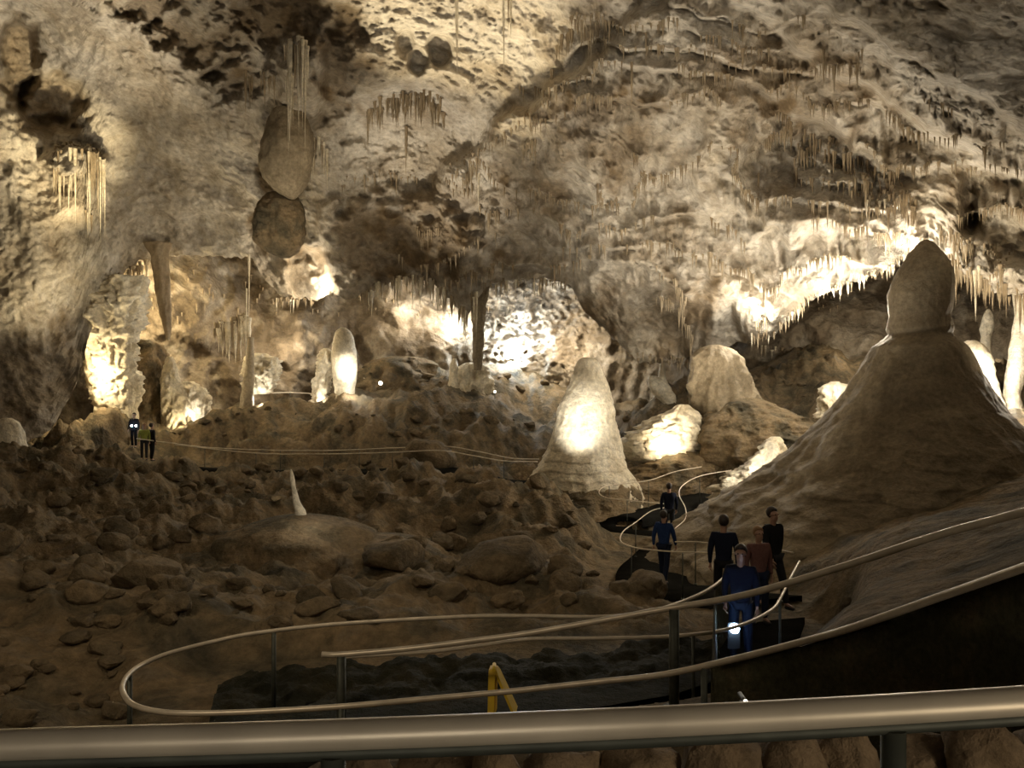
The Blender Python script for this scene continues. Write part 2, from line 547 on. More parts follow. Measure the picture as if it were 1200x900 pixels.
# coarse and fine relief
X3, Y3, Z3 = (CPX - 600) / F * CD, CD, (450 - CPY) / F * CD
CD = CD + 1.2 * fbm(X3, Y3, Z3, 0.13, 3) + 0.5 * fbm(X3 + 9, Y3, Z3, 0.42, 4, gain=.55)
rgh = 0.25 + 0.75 * sstep(-.1, .35, nrm(CPX, CPY, 1 / 160.0, 3, 5.5))
CD = CD - 0.24 * rgh * fbm(X3, Y3 - 6, Z3, 0.85, 4, ridged=True, gain=.6) + .10 * fbm(X3, Y3, Z3 + 5, 2.6, 3, gain=.7)


def blob(cx, cy, rx, ry, soft=0.35, wob=0.35):
    r = np.sqrt(((CPX - cx) / rx) ** 2 + ((CPY - cy) / ry) ** 2) + wob * nrm(CPX + cx, CPY, 1 / 22.0, 3, cx * .01)
    return 1 - sstep(1 - soft, 1 + soft, r)


# hanging masses and pockets
CD -= 1.5 * blob(455, 280, 95, 52, .3, .3)
CD -= 1.6 * blob(355, 85, 26, 52, .4, .2)
CD += 2.0 * blob(62, 118, 40, 34, .3, .25)
CD += 2.6 * blob(24, 70, 20, 50, .3, .25)
CD += 1.8 * blob(515, 60, 14, 20, .3, .2) + 1.6 * blob(490, 72, 11, 14, .3, .2) + 1.2 * blob(475, 50, 10, 14, .4, .2)
CD += 1.3 * blob(1135, 235, 10, 40, .6, .3)
CD += 1.6 * sstep(1128, 1150, CPX + 8 * nrm(CPX, CPY, 1 / 30., 2)) * sstep(180, 215, CPY) * (1 - sstep(290, 320, CPY))
CD -= 1.8 * blob(90, 190, 34, 18, .3, .2)
CD += 2.0 * blob(362, 318, 22, 34, .4, .2)
for bx in ((170, 8, 26, 18), (205, 36, 26, 18), (240, 62, 26, 18), (275, 92, 26, 18), (300, 60, 20, 30)):
    CD += 1.0 * blob(*bx, .5, .9)
CD += 1.3 * blob(345, 22, 85, 34, .5, .7) + 1.0 * blob(392, 85, 18, 50, .5, .6)
line = (CPX - 655) * 0.62 + (CPY - 95) * 0.78     # big overhang running down to the left from the top centre
CD -= 2.2 * sstep(-10, 12, line + 14 * nrm(CPX, CPY, 1 / 60., 3)) * sstep(430, 540, CPX) * (1 - sstep(330, 420, CPY))
dg = (CPY - 20) - (CPX - 880) * 0.62             # diagonal ribs at the upper right
for off, a in ((0, 2.2), (-75, 1.6), (-150, 1.2), (70, 1.0)):
    CD += a * sstep(-8, 10, dg + off + 14 * nrm(CPX, CPY, 1 / 55., 3, off)) * sstep(820, 930, CPX) * (1 - sstep(150, 260, CPY + 0.0 * CPX))
stain_shade = np.zeros_like(CD)  # brown rock and iron staining, plus shade painted into the pockets and slit
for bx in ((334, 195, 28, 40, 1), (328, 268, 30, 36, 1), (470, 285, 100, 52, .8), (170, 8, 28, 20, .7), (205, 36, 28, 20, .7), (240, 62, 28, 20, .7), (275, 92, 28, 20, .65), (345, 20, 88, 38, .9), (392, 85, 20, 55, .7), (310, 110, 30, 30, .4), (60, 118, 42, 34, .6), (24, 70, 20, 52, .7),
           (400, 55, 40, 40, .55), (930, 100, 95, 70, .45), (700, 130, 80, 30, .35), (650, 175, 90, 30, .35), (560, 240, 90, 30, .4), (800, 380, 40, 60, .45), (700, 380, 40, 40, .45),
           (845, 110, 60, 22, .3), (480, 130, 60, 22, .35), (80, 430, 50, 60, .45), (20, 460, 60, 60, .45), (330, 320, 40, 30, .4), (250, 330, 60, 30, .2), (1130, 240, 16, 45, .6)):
    stain_shade = np.maximum(stain_shade, bx[4] * blob(*bx[:4], .4, .6))
stain_shade = stain_shade + .45 * sstep(.35, .75, saw) * sstep(.3, .7, ledge_amt) * sstep(-.25, .2, nrm(CPX, CPY, 1 / 55., 3, 21.))
stain_shade = np.clip(stain_shade + .35 * sstep(.25, .7, nrm(CPX, CPY, 1 / 48.0, 4, 3.3)), 0, 1)
# underside running back from the lip
BK = 16
rows_d, rows_z = [], []
dl = CD[-1]
zl = (450 - lip) / F * dl
for k in range(1, BK + 1):
    s = 14.0 * (k / BK) ** 1.7
    dk = dl + s + (1.2 * perlin(cpx / 40., cpx * 0 + k * .3, cpx * 0) if k > 2 else 0)
    zk = np.maximum(zl * (dl + s) / dl, zl) + 0.13 * s
    rows_d.append(dk)
    rows_z.append(zk)
allD = np.concatenate([CD, np.array(rows_d)])
allZ = np.concatenate([(450 - CPY) / F * CD, np.array(rows_z)]) + EYE
allPX = np.concatenate([CPX, np.repeat(cpx[None], BK, 0)])
co = np.stack([(allPX - 600) / F * allD, allD, allZ], -1).reshape(-1, 3)
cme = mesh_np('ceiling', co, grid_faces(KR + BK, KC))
at = cme.attributes.new('stain_shade', 'FLOAT', 'POINT')
st_all = np.concatenate([stain_shade, np.repeat(stain_shade[-1:], BK, 0)]).astype(np.float32).ravel()
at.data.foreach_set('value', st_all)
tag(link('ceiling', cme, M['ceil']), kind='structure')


def ceil_d(px, py):
    j = np.clip(np.interp(px, cpx, np.arange(KC)), 0, KC - 1.001)
    jj = int(j)
    t = (py - YT) / (lip[jj] - YT) * (KR - 1)
    t = min(max(t, 0), KR - 1.001)
    return float(CD[int(t), jj])


# back wall beyond the lip, the far side of the alcoves
bc = [(-200, 400, 46), (60, 400, 46), (110, 400, 44), (150, 400, 49), (200, 380, 51), (300, 380, 55), (400, 380, 57), (500, 380, 59), (600, 380, 61), (660, 380, 58), (750, 400, 55), (820, 420, 50),
      (900, 400, 47), (1000, 380, 45), (1060, 380, 44), (1150, 380, 42), (1250, 380, 38), (1400, 380, 34), (-200, 560, 44), (300, 560, 52), (600, 560, 58), (1000, 560, 42), (1300, 560, 36),
      (-200, 220, 50), (300, 220, 60), (600, 220, 66), (1000, 220, 52), (1300, 220, 45)]
_bf = tps([(a / 200., b / 200.) for a, b, c in bc], [c for a, b, c in bc], 1e-3)
bpx = np.linspace(-260, 1460, 820)
bpy_ = np.linspace(225, 590, 230)
BX, BY = np.meshgrid(bpx, bpy_)
BD = _bf(BX / 200., BY / 200.)
X3, Z3 = (BX - 600) / F * BD, (450 - BY) / F * BD
BD = BD + 1.7 * fbm(X3, BD, Z3, 0.18, 3) - 0.42 * fbm(X3, BD, Z3 * .7, 0.5, 4, ridged=True, gain=.5)
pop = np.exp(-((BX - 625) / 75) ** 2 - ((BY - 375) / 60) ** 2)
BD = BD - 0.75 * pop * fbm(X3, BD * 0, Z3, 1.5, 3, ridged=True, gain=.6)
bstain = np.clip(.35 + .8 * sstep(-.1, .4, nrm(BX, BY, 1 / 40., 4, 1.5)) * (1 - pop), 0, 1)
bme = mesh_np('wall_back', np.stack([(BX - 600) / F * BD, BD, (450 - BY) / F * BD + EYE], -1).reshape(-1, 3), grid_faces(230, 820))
bme.attributes.new('stain_shade', 'FLOAT', 'POINT').data.foreach_set('value', bstain.astype(np.float32).ravel())
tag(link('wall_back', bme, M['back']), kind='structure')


def back_d(px, py):
    j = int(np.clip(np.interp(px, bpx, np.arange(820)), 0, 819))
    i = int(np.clip(np.interp(py, bpy_, np.arange(230)), 0, 229))
    return float(BD[i, j])


# ------------------------------------------------------------------ lathe formations
def formation(name, label, cat, prof, d, mat, rib=0.06, lump=0.12, seg=72, rings=None, group=None, flat=1.0, ribn=0, terr=0.0, up=False, hang=False, vf=.45):
    """prof: (py, centre px, radius px) seen at depth d, top to bottom"""
    prof = sorted(prof)
    if not up and not hang:
        b = prof[-1]
        lowest = max(450 - (gz((b[1] + o_ * b[2] - 600) / F * (d + q_), d + q_) - EYE) / d * F for o_, q_ in ((0, 0), (-.8, 0), (.8, 0), (0, b[2] / F * d * .8), (0, -b[2] / F * d * .8)))
        if lowest + 4 > b[0]:
            prof.append((lowest + 5, b[1], b[2] * 1.08))
    py = np.array([p[0] for p in prof], float)
    cx = np.array([p[1] for p in prof], float)
    rr = np.array([p[2] for p in prof], float)
    rings = rings or max(24, int((py[-1] - py[0]) / 1.6))
    t = np.linspace(py[0], py[-1], rings)
    c = np.interp(t, py, cx)
    r = np.interp(t, py, rr)
    k = np.array([.25, .5, .25])
    for _ in range(3):
        r[1:-1] = .25 * r[:-2] + .5 * r[1:-1] + .25 * r[2:]
        c[1:-1] = .25 * c[:-2] + .5 * c[1:-1] + .25 * c[2:]
    a = np.linspace(0, 2 * np.pi, seg, endpoint=False)
    mpp = d / F
    T, A_ = np.meshgrid(t, a, indexing='ij')
    R = np.repeat(r[:, None], seg, 1) * mpp
    Cx = np.repeat(c[:, None], seg, 1)
    z = (450 - T) * mpp
    x0 = (Cx - 600) * mpp
    sc = 1.0 / (np.max(rr) * mpp + .05)
    nx, ny = np.cos(A_), np.sin(A_)
    n1 = fbm(x0 + R * nx, R * ny + d, z * min(.8, vf * 1.8), 1.1 * sc ** .5, 3)
    n2 = fbm(x0 + R * nx, R * ny + d, z * .35, 3.2 * sc ** .5, 3, ridged=True)
    R = R * (1 + lump * n1 + rib * n2)
    n3 = fbm(x0 + R * nx, R * ny + d, z * vf, 60.0 / d + 1.2, 3, ridged=True, gain=.4)
    R = R * (1 + .8 * lump * fbm(x0 + R * nx + 3, R * ny, z * vf * 1.2, 28.0 / d, 2)) + n3 * rib * .8 * np.minimum(R, .7)
    if ribn:
        R = R * (1 + .05 * np.cos(A_ * ribn + 2 * n1))
    if terr:
        ph = z * 2.6 + n1 * .5
        R = R * (1 + terr * (1 - (ph - np.floor(ph))))
    X = x0 + R * nx
    Y = d + R * ny * flat
    base = Vector(((cx[-1] - 600) * mpp, d, EYE + (450 - py[-1]) * mpp))
    if up:
        base = Vector(((cx[0] - 600) * mpp, d, EYE + (450 - py[0]) * mpp))
    co = np.stack([X, Y, z + EYE], -1).reshape(-1, 3)
    co = np.concatenate([co, [[x0[0, 0], d, (450 - py[0]) * mpp + EYE]], [[x0[-1, 0], d, (450 - py[-1]) * mpp + EYE]]])
    co = co - np.array(base)
    f = grid_faces(rings, seg, True)[:, ::-1]
    n = rings * seg
    i0 = np.arange(seg)
    top = np.stack([np.full(seg, n), i0, (i0 + 1) % seg, (i0 + 1) % seg], 1)
    bot = np.stack([np.full(seg, n + 1), n - seg + (i0 + 1) % seg, n - seg + i0, n - seg + i0], 1)
    me = bpy.data.meshes.new(name)
    faces = [tuple(q) for q in f.tolist()] + [tuple(q[:3]) for q in top.tolist()] + [tuple(q[:3]) for q in bot.tolist()]
    me.from_pydata(co.tolist(), [], faces)
    me.polygons.foreach_set('use_smooth', np.ones(len(me.polygons), dtype=bool))
    o = link(name, me, mat)
    o.location = base
    tag(o, label, cat, group)
    return o


formation('stalagmite', 'giant brown conical stalagmite with rounded knob top rising from broad flowstone skirt', 'stalagmite',
          [(281, 1085, 2), (284, 1085, 8), (292, 1085, 14), (303, 1085, 22), (320, 1083, 30), (345, 1079, 34), (362, 1078, 33), (372, 1078, 32), (386, 1078, 35), (392, 1078, 32), (397, 1077, 38), (405, 1076, 47),
           (440, 1075, 64), (480, 1074, 88), (505, 1073, 110), (525, 1072, 128), (550, 1072, 155), (575, 1073, 190), (605, 1075, 235), (650, 1080, 300)], 22, M['flow'], rib=.03, lump=.045, seg=240, rings=320, terr=.006)
formation('stalagmite', 'brightly lit white cone stalagmite in centre of basin beside the switchback trail', 'stalagmite',
          [(419, 688, 4), (421, 688, 10), (430, 689, 15), (450, 689, 21), (465, 688, 27), (480, 687, 31), (492, 687, 31), (510, 686, 36), (530, 684, 42), (548, 683, 50), (565, 683, 58), (585, 683, 66), (610, 683, 76)],
          30, M['calcite'], rib=.04, lump=.06, seg=110, rings=180, terr=.025)
formation('flowstone_mound', 'brown skirt mound wrapped round the foot of the bright centre cone', 'flowstone',
          [(556, 700, 6), (560, 698, 34), (570, 690, 52), (585, 682, 66), (600, 672, 84), (625, 665, 110)], 29.6, M['ground'], rib=.06, lump=.12, seg=110, rings=110)
formation('stalagmite', 'egg-topped glowing white stalagmite on the back slope beside the blue-shirted visitor', 'stalagmite',
          [(384, 402, 3), (387, 402, 8), (395, 403, 11), (410, 403, 13.5), (435, 404, 14), (446, 404, 13), (456, 404, 11), (475, 405, 11)], 48, M['calcite'], rib=.02, lump=.05, terr=.02)
formation('flowstone_mound', 'domed tan flowstone mound with claw-like lobes below the drooping ceiling', 'flowstone',
          [(404, 838, 4), (408, 838, 16), (418, 838, 24), (435, 840, 29), (455, 843, 32), (470, 850, 35), (490, 862, 42), (515, 872, 48)], 34, M['flow'], rib=.10, lump=.12, seg=140, rings=110, ribn=9)
formation('flowstone_mound', 'dark brown slope mound below the domed tan flowstone', 'flowstone',
          [(466, 872, 8), (472, 872, 30), (488, 880, 52), (515, 892, 78), (545, 905, 98), (580, 918, 122)], 33.2, M['ground'], rib=.12, lump=.16, seg=140, rings=120)
formation('flowstone_mound', 'dark brown hump under the glaring cream cascade', 'flowstone',
          [(524, 812, 6), (530, 810, 20), (540, 800, 38), (556, 788, 56), (580, 778, 76)], 32.2, M['ground'], rib=.12, lump=.2, seg=100, rings=80)
formation('stalagmite', 'bright stubby stalagmite lit behind the giant cone on its right', 'stalagmite',
          [(399, 1138, 4), (403, 1139, 12), (420, 1141, 17), (440, 1143, 19), (465, 1145, 22), (490, 1150, 28), (520, 1155, 38)], 29, M['calcite'], rib=.05, lump=.1, terr=.04)
formation('stalagmite', 'small pale candle-like stalagmite standing on the far ledge right of the giant cone', 'stalagmite',
          [(362, 1158, 1.5), (368, 1158, 5), (385, 1157, 7), (396, 1156, 5), (408, 1155, 5), (440, 1155, 9)], 33, M['calcite'], lump=.15)
formation('column', 'tall slender white-edged column at the right edge of the picture', 'column',
          [(340, 1199, 9), (370, 1198, 7), (400, 1196, 9), (430, 1191, 9), (460, 1186, 9), (476, 1186, 10), (500, 1186, 18)], 29, M['calcite'], lump=.15)
formation('column', 'lumpy column with bright lit right edge standing left of the far trail', 'column',
          [(418, 199, 2), (425, 200, 4), (445, 200, 7), (465, 203, 9), (480, 206, 11), (495, 209, 12), (515, 209, 13)], 45, M['calcite'], lump=.28, rib=.3, vf=.16)
formation('stalactite', 'long thick tapering stalactite hanging above the lumpy lit column', 'stalactite',
          [(285, 186, 14), (300, 187, 9), (330, 190, 8), (360, 193, 6.5), (385, 196, 4), (399, 197, 1.5)], 44, M['tite'], lump=.06, ribn=5, up=True)
formation('stalagmite', 'stubby popcorn-covered stalagmite just right of the lumpy lit column', 'stalagmite',
          [(447, 217, 4), (455, 219, 9), (470, 222, 13), (485, 220, 14), (505, 220, 15)], 46.5, M['calcite'], lump=.35, rib=.4, vf=.16)
formation('column', 'slim brown column rising between the lit crust and grey drapery on the left', 'column',
          [(395, 294, 3), (420, 293, 4), (450, 291, 6), (475, 289, 7), (495, 289, 9)], 47, M['flow'], lump=.12)
formation('stalagmite', 'thin leaning white spike stalagmite on top of a brown dome', 'stalagmite',
          [(550, 341, 1), (556, 342, 2.2), (575, 345, 2.6), (590, 348, 3.6), (600, 352, 5), (614, 354, 8)], 20.5, M['calcite'], lump=.3, seg=28)
formation('rock_pendant', 'drop-shaped brown rock bulge hanging below the pale ribbon stalactites', 'rock',
          [(130, 338, 16), (150, 338, 24), (172, 336, 29), (195, 334, 29), (212, 336, 23), (226, 340, 13), (233, 342, 4)], 35, M['flow'], lump=.08, rib=.05, hang=True)
formation('rock_pendant', 'rounded dark brown rock bulge below the drop-shaped one', 'rock',
          [(228, 330, 14), (240, 328, 25), (260, 326, 28), (280, 326, 26), (294, 330, 17), (302, 334, 5)], 36.5, M['ground'], lump=.12, rib=.08, hang=True)
formation('boulder', 'dark brown rock block standing below the golden left alcove', 'rock',
          [(398, 165, 10), (404, 166, 18), (430, 168, 23), (460, 170, 24), (495, 172, 28)], 46, M['ground'], lump=.2, rib=.15)
formation('rock_pendant', 'rough brown hanging post between the glowing arch and the blue-white grotto', 'column',
          [(325, 562, 12), (345, 562, 8), (370, 561, 6), (400, 561, 5), (420, 560, 5), (434, 560, 3)], 47, M['flow'], lump=.2, rib=.2, vf=.2, hang=True)
formation('boulder', 'dark blocky rock mass in the shadow under the glowing arch', 'rock',
          [(418, 470, 10), (424, 470, 30), (440, 470, 42), (465, 470, 50), (490, 470, 60)], 55, M['ground'], lump=.3, rib=.2)
formation('flowstone_mound', 'smooth brown dome carrying the thin leaning white spike', 'flowstone',
          [(603, 352, 10), (607, 352, 32), (613, 353, 55), (625, 350, 78), (645, 345, 95), (675, 340, 108), (710, 340, 118)], 20.5, M['ground'], lump=.10, rib=.04, seg=100, rings=90)
formation('flowstone_mound', 'low ledge-topped mound right of the thin leaning spike dome', 'flowstone',
          [(628, 440, 12), (632, 440, 42), (640, 442, 62), (660, 445, 84), (690, 450, 98), (715, 450, 104)], 20.5, M['ground'], lump=.12, rib=.05, seg=100, rings=90)
formation('stalagmite', 'pale weathered stump at the far left edge of the basin', 'stalagmite',
          [(490, 8, 5), (494, 8, 11), (510, 8, 15), (526, 8, 17), (545, 8, 24)], 30, M['calcite'], lump=.12)
formation('stalagmite', 'slim lit white stalagmite beside the blue-shirted visitor', 'stalagmite',
          [(408, 381, 1.5), (413, 381, 4), (430, 381, 5), (445, 380, 5), (455, 377, 5), (475, 374, 5)], 48.5, M['calcite'], lump=.45, rib=.5, seg=36)
formation('stalagmite', 'pair-topped pale stump on the slope under the bright centre alcove', 'stalagmite',
          [(425, 553, 4), (429, 553, 10), (440, 554, 12), (455, 553, 13), (470, 553, 13)], 52, M['calcite'], lump=.4, rib=.4)
formation('stalagmite', 'small bright nub left of the pale stump below the centre alcove', 'stalagmite',
          [(420, 533, 1.5), (426, 532, 4), (440, 532, 5), (455, 532, 8)], 51.5, M['calcite'], lump=.2)
formation('stalagmite', 'tiny ivory finger stalagmite on the rubble slope left of the leaning spike', 'stalagmite',
          [(590, 288, .8), (594, 288, 2), (603, 288, 2.6), (612, 288, 5)], 27, M['calcite'], lump=.2, seg=20)
formation('column', 'short bright white column in the small alcove right of the centre cone', 'column',
          [(412, 776, 5), (420, 776, 3), (432, 776, 3), (442, 776, 4), (452, 776, 8)], 45, M['calcite'], lump=.2, seg=28)
formation('column', 'broad warm lit column at the left wall over the far trail', 'column',
          [(325, 148, 16), (350, 140, 22), (378, 130, 22), (400, 127, 19), (430, 128, 18), (455, 131, 14), (478, 133, 11), (500, 133, 12)], 42, M['calcite'], lump=.4, rib=.4, vf=.16)
formation('flowstone_mound', 'glaring cream flowstone cascade with dark cave mouth beside it right of the centre cone', 'flowstone',
          [(474, 800, 3), (484, 798, 9), (495, 793, 18), (508, 782, 28), (520, 775, 33), (530, 773, 28), (540, 775, 18), (550, 777, 8)], 33, M['calcite'], lump=.22, rib=.4, vf=.14, ribn=11, hang=True)
formation('stalagmite', 'bright knobbly crust cluster at the foot of the giant cone, left side', 'stalagmite',
          [(512, 908, 3), (520, 906, 8), (535, 901, 13), (550, 896, 15), (562, 890, 20), (580, 886, 22)], 26.8, M['calcite'], lump=.45, rib=.45, vf=.3)
formation('flowstone_mound', 'pale curved root-like flowstone lobe above the glaring cascade', 'flowstone',
          [(440, 764, 4), (446, 768, 9), (456, 774, 11), (466, 781, 9), (474, 786, 6), (490, 788, 4)], 43, M['calcite'], lump=.2, rib=.1, seg=36)
formation('stalagmite', 'white crusted clump glowing behind the left shoulder of the giant cone', 'stalagmite',
          [(447, 978, 3), (451, 981, 8), (458, 982, 12), (468, 984, 12), (485, 984, 13)], 31, M['calcite'], lump=.4, rib=.4, vf=.3)
formation('stalagmite', 'cluster of white crust lumps hanging over the dark slot left of the slim column edge', 'flowstone',
          [(414, 304, 3), (420, 306, 9), (435, 307, 11), (448, 305, 9), (462, 302, 5)], 49, M['calcite'], lump=.4, rib=.6, vf=.16, hang=True)


# ------------------------------------------------------------------ stalactites
def tite_mesh(i, seg=7, rings=9):
    rng = np.random.default_rng(100 + i)
    t = np.linspace(0, 1, rings)
    r = (1 - t) ** (0.75 + .5 * rng.random()) + .02
    r *= 1 + .18 * np.sin(t * 9 + rng.random() * 6)
    cx = .5 * np.cumsum(rng.normal(0, .12, rings))
    cy = .5 * np.cumsum(rng.normal(0, .12, rings))
    a = np.linspace(0, 2 * np.pi, seg, endpoint=False)
    co = [((cx[k] + r[k] * math.cos(q)), (cy[k] + r[k] * math.sin(q)), -t[k]) for k in range(rings) for q in a]
    co.append((cx[-1], cy[-1], -1.02))
    return np.array(co), seg, rings


def tite_faces(seg, rings, off=0):
    f = [tuple(q) for q in (grid_faces(rings, seg, True) + off).tolist()]
    n = rings * seg
    f += [(off + n - seg + k, off + n - seg + (k + 1) % seg, off + n) for k in range(seg)]
    return f


VAR = []
for i in range(8):
    co, sg, rg = tite_mesh(i)
    me = bpy.data.meshes.new('stalactite')
    me.from_pydata(co.tolist(), [], tite_faces(sg, rg))
    me.polygons.foreach_set('use_smooth', np.ones(len(me.polygons), dtype=bool))
    me.materials.append(M['tite'])
    VAR.append(me)
VARP = []
for me in VAR:
    m2 = me.copy()
    m2.materials.clear()
    m2.materials.append(M['calcite'])
    VARP.append(m2)

small_co, small_f, n_small = [], [], 0
n_tite = 0


def add_tite(px, py, length, width, label, group, pale=False, d=None, small=False):
    """length and width in pixels, hanging from the rock at (px, py)"""
    global n_tite
    d = (ceil_d(px, py) if d is None else d) - 0.12
    loc = P(px, py - 2, d)
    L_, W_ = length / F * d, width / F * d * .5
    if small:
        co, sg, rg = tite_mesh(random.randrange(8), 4, 4)
        co = co * [W_, W_, L_] + list(loc)
        small_f.extend(tite_faces(sg, rg, len(small_co)))
        small_co.extend(co.tolist())
        return
    o = bpy.data.objects.new('stalactite', random.choice(VARP if pale else VAR))
    C.objects.link(o)
    o.location = loc
    o.scale = (W_, W_, L_)
    o.rotation_euler.z = random.random() * 6.28
    tag(o, label, 'stalactite', group)
    n_tite += 1


def third(v, lo, hi, names=('left', 'middle', 'right')):
    t = (v - lo) / max(hi - lo, 1e-6)
    return names[0] if t < 1 / 3 else names[1] if t < 2 / 3 else names[2]


def fringe(path, n, lens, wid, label, group, pale=False, jit=3, big=0.35, back=False, d=None):
    pts = np.array(path, float)
    s = np.concatenate([[0], np.cumsum(np.hypot(*np.diff(pts, axis=0).T))])
    for k in range(n):
        t = random.random() * s[-1]
        x = np.interp(t, s, pts[:, 0])
        y = np.interp(t, s, pts[:, 1]) + random.uniform(-jit, jit)
        L_ = random.uniform(*lens) * (0.45 + 0.55 * random.random())
        w = random.uniform(*wid)
        dd = d
        if back:
            dd = back_d(x, y)
        is_big = random.random() < big * .62
        lb, gr = label, group
        if n > 15:
            w3 = third(x, pts[:, 0].min(), pts[:, 0].max())
            lb, gr = label + ', ' + w3 + ' third', group + ', ' + w3
        if is_big:
            add_tite(x, y, L_, w, lb, gr, pale, dd)
        else:
            add_tite(x, y, L_ * .7, w * .8, lb, gr, pale, dd, small=True)


fringe([(62, 178), (75, 172), (95, 172), (112, 178), (123, 190)], 110, (60, 105), (2.6, 4.6), 'long warm-lit straw stalactite in the dense golden drapery at upper left', 'golden drapery at upper left', True, 5, .5)
fringe([(100, 250), (108, 256)], 3, (30, 40), (2, 4), 'drip tip hanging lowest under the golden drapery', 'lowest tips of the golden drapery', True, 2, 1)
fringe([(334, 55), (350, 48), (366, 55)], 30, (80, 150), (3, 7), 'pale ribbon stalactite in the hanging bundle above the brown bulge', 'pale ribbon bundle', True, 6, .6)
fringe([(280, 95), (310, 85), (325, 100)], 10, (40, 70), (3, 5), 'grey stalactite left of the pale ribbon bundle', 'grey stalactites by the ribbon bundle', False, 8, .4)
fringe([(362, 165), (372, 160), (385, 175)], 10, (40, 80), (2, 4), 'thin pale stalactite hanging beside the brown bulge', 'thin stalactites beside the bulge', True, 6, .5)
fringe([(430, 130), (470, 118), (500, 115), (520, 125)], 70, (25, 55), (3, 6), 'brown stalactite fringing the bright upper centre pocket', 'fringe of the upper centre pocket', False, 10, .4)
fringe([(535, -5), (536, 10)], 3, (90, 120), (4, 6), 'very long pale stalactite dropping down from the top centre', 'long drops at top centre', True, 3, 1)
fringe([(590, -5), (600, 5)], 3, (80, 110), (3, 5), 'long slim stalactite right of the very long top centre drops', 'slim drops right of top centre', True, 3, 1)
add_tite(476, 150, 58, 5, 'solitary dark spike stalactite hanging clear below the upper centre fringe', None)
add_tite(561, 205, 48, 4, 'solitary pale stalactite hanging over the middle of the smooth band', None, True)
add_tite(740, 75, 55, 4, 'solitary dark thin stalactite on the upper right ledges', None)
add_tite(889, 205, 60, 3, 'solitary thin stalactite hanging over the pale scoop of the right ceiling', None)
add_tite(965, 60, 45, 4, 'solitary stalactite high on the brown right ceiling', None)
add_tite(757, 40, 40, 3, 'short slim stalactite right of the solitary dark thin one', None)
add_tite(292, 300, 88, 2.5, 'hair-thin long straw hanging from the lip over the grey drapery', None, True)
add_tite(141, 322, 62, 5, 'dark slim stalactite in front of the golden left alcove', None)
add_tite(289, 340, 60, 2, 'second hair-thin straw beside the long straw on the left', None, True)
fringe([(525, 190), (560, 180), (600, 150), (640, 118), (660, 100)], 50, (10, 28), (2, 4.5), 'short brown stalactite along the diagonal overhang in the upper centre', 'fringe of the diagonal overhang', False, 5, .3)
fringe([(400, 215), (450, 205), (500, 212), (560, 222)], 40, (10, 28), (2.5, 4), 'short stalactite along the brown overhang left of centre', 'fringe of the brown overhang', False, 6, .25)
fringe([(650, 55), (680, 30), (705, 35)], 20, (25, 55), (3, 5), 'brown curtain stalactite on the knob right of the bright top pocket', 'brown knob curtain', False, 6, .4)
fringe([(940, 165), (970, 175), (1010, 200), (1050, 225), (1080, 250)], 150, (25, 55), (3, 5.5), 'grey stalactite on the sloping curtain left of the giant cone', 'sloping grey curtain', False, 16, .2)
fringe([(960, 215), (1000, 222), (1040, 240)], 26, (20, 40), (3, 5), 'pale tip hanging from the lower edge of the sloping grey curtain', 'pale tips of the grey curtain', True, 8, .4)
# fringes of the rock ledges on the right ceiling
edge = []
for _ in range(60000):
    i, j = random.randrange(int(KR * .35), KR - 12), random.randrange(1, KC - 1)
    if saw[i, j] < 0.10 and ledge_amt[i, j] > .5 and -10 < CPX[i, j] < 1210 and CPY[i, j] > -10:
        edge.append((CPX[i, j], CPY[i, j]))
random.shuffle(edge)


def where(x, y):
    if x < 720:
        return ('left part of the terraced grey ceiling', 'terraced ceiling, left part') if y > 200 else ('upper left part of the terraced grey ceiling', 'terraced ceiling, upper left')
    if x < 900:
        return ('middle of the terraced grey ceiling', 'terraced ceiling, middle') if y > 180 else ('top middle of the terraced grey ceiling', 'terraced ceiling, top middle')
    return ('right part of the terraced grey ceiling', 'terraced ceiling, right') if y > 180 else ('top right of the terraced grey ceiling', 'terraced ceiling, top right')


edge = [e for e in edge if (math.sin(e[0] / 23. + e[1] / 31.) + math.sin(e[0] / 47. - e[1] / 19.)) > -.6]
for k, (x, y) in enumerate(edge[:7500]):
    w_, g_ = where(x, y)
    big = k < 56
    add_tite(x, y, random.uniform(16, 34) if big else random.uniform(5, 20), random.uniform(3, 5) if big else random.uniform(1.8, 3.6),
             'small ledge stalactite on the ' + w_, g_, small=not big)
# lip fringes
fringe([(150, 318), (175, 306)], 18, (15, 40), (3, 6), 'golden stalactite fringing the bright left alcove', 'fringe of the left alcove', True, 4, .4)
fringe([(425, 345), (445, 335), (475, 325), (505, 330), (525, 348), (548, 368)], 80, (20, 52), (2.5, 5), 'cream stalactite fringing the glowing arch left of centre', 'fringe of the glowing arch', True, 4, .45)
fringe([(320, 352), (345, 352), (368, 354)], 26, (8, 22), (2, 4), 'short white stalactite over the crusty lit pocket on the left', 'fringe of the crusty pocket', True, 3, .3)
fringe([(250, 385), (262, 380), (278, 376), (292, 372)], 50, (35, 72), (5, 8), 'grey-green ribbon of the hanging drapery left of the dark slot', 'grey hanging drapery', True, 5, .5, d=47.5)
fringe([(565, 338), (580, 332), (640, 328), (668, 338)], 40, (10, 34), (2, 4), 'thin pale stalactite over the blue-white centre grotto', 'fringe of the centre grotto', True, 4, .3)
fringe([(552, 345), (560, 350)], 8, (40, 75), (3, 5), 'long stalactite on the left post of the centre grotto', 'left post of the centre grotto', True, 6, .5)
fringe([(880, 395), (905, 392), (925, 372), (950, 350), (1000, 330), (1040, 316), (1062, 298), (1084, 284)], 120, (10, 24), (2.5, 5), 'blazing white stalactite along the lit lip left of the giant cone', 'fringe of the blazing lip', True, 4, .3)
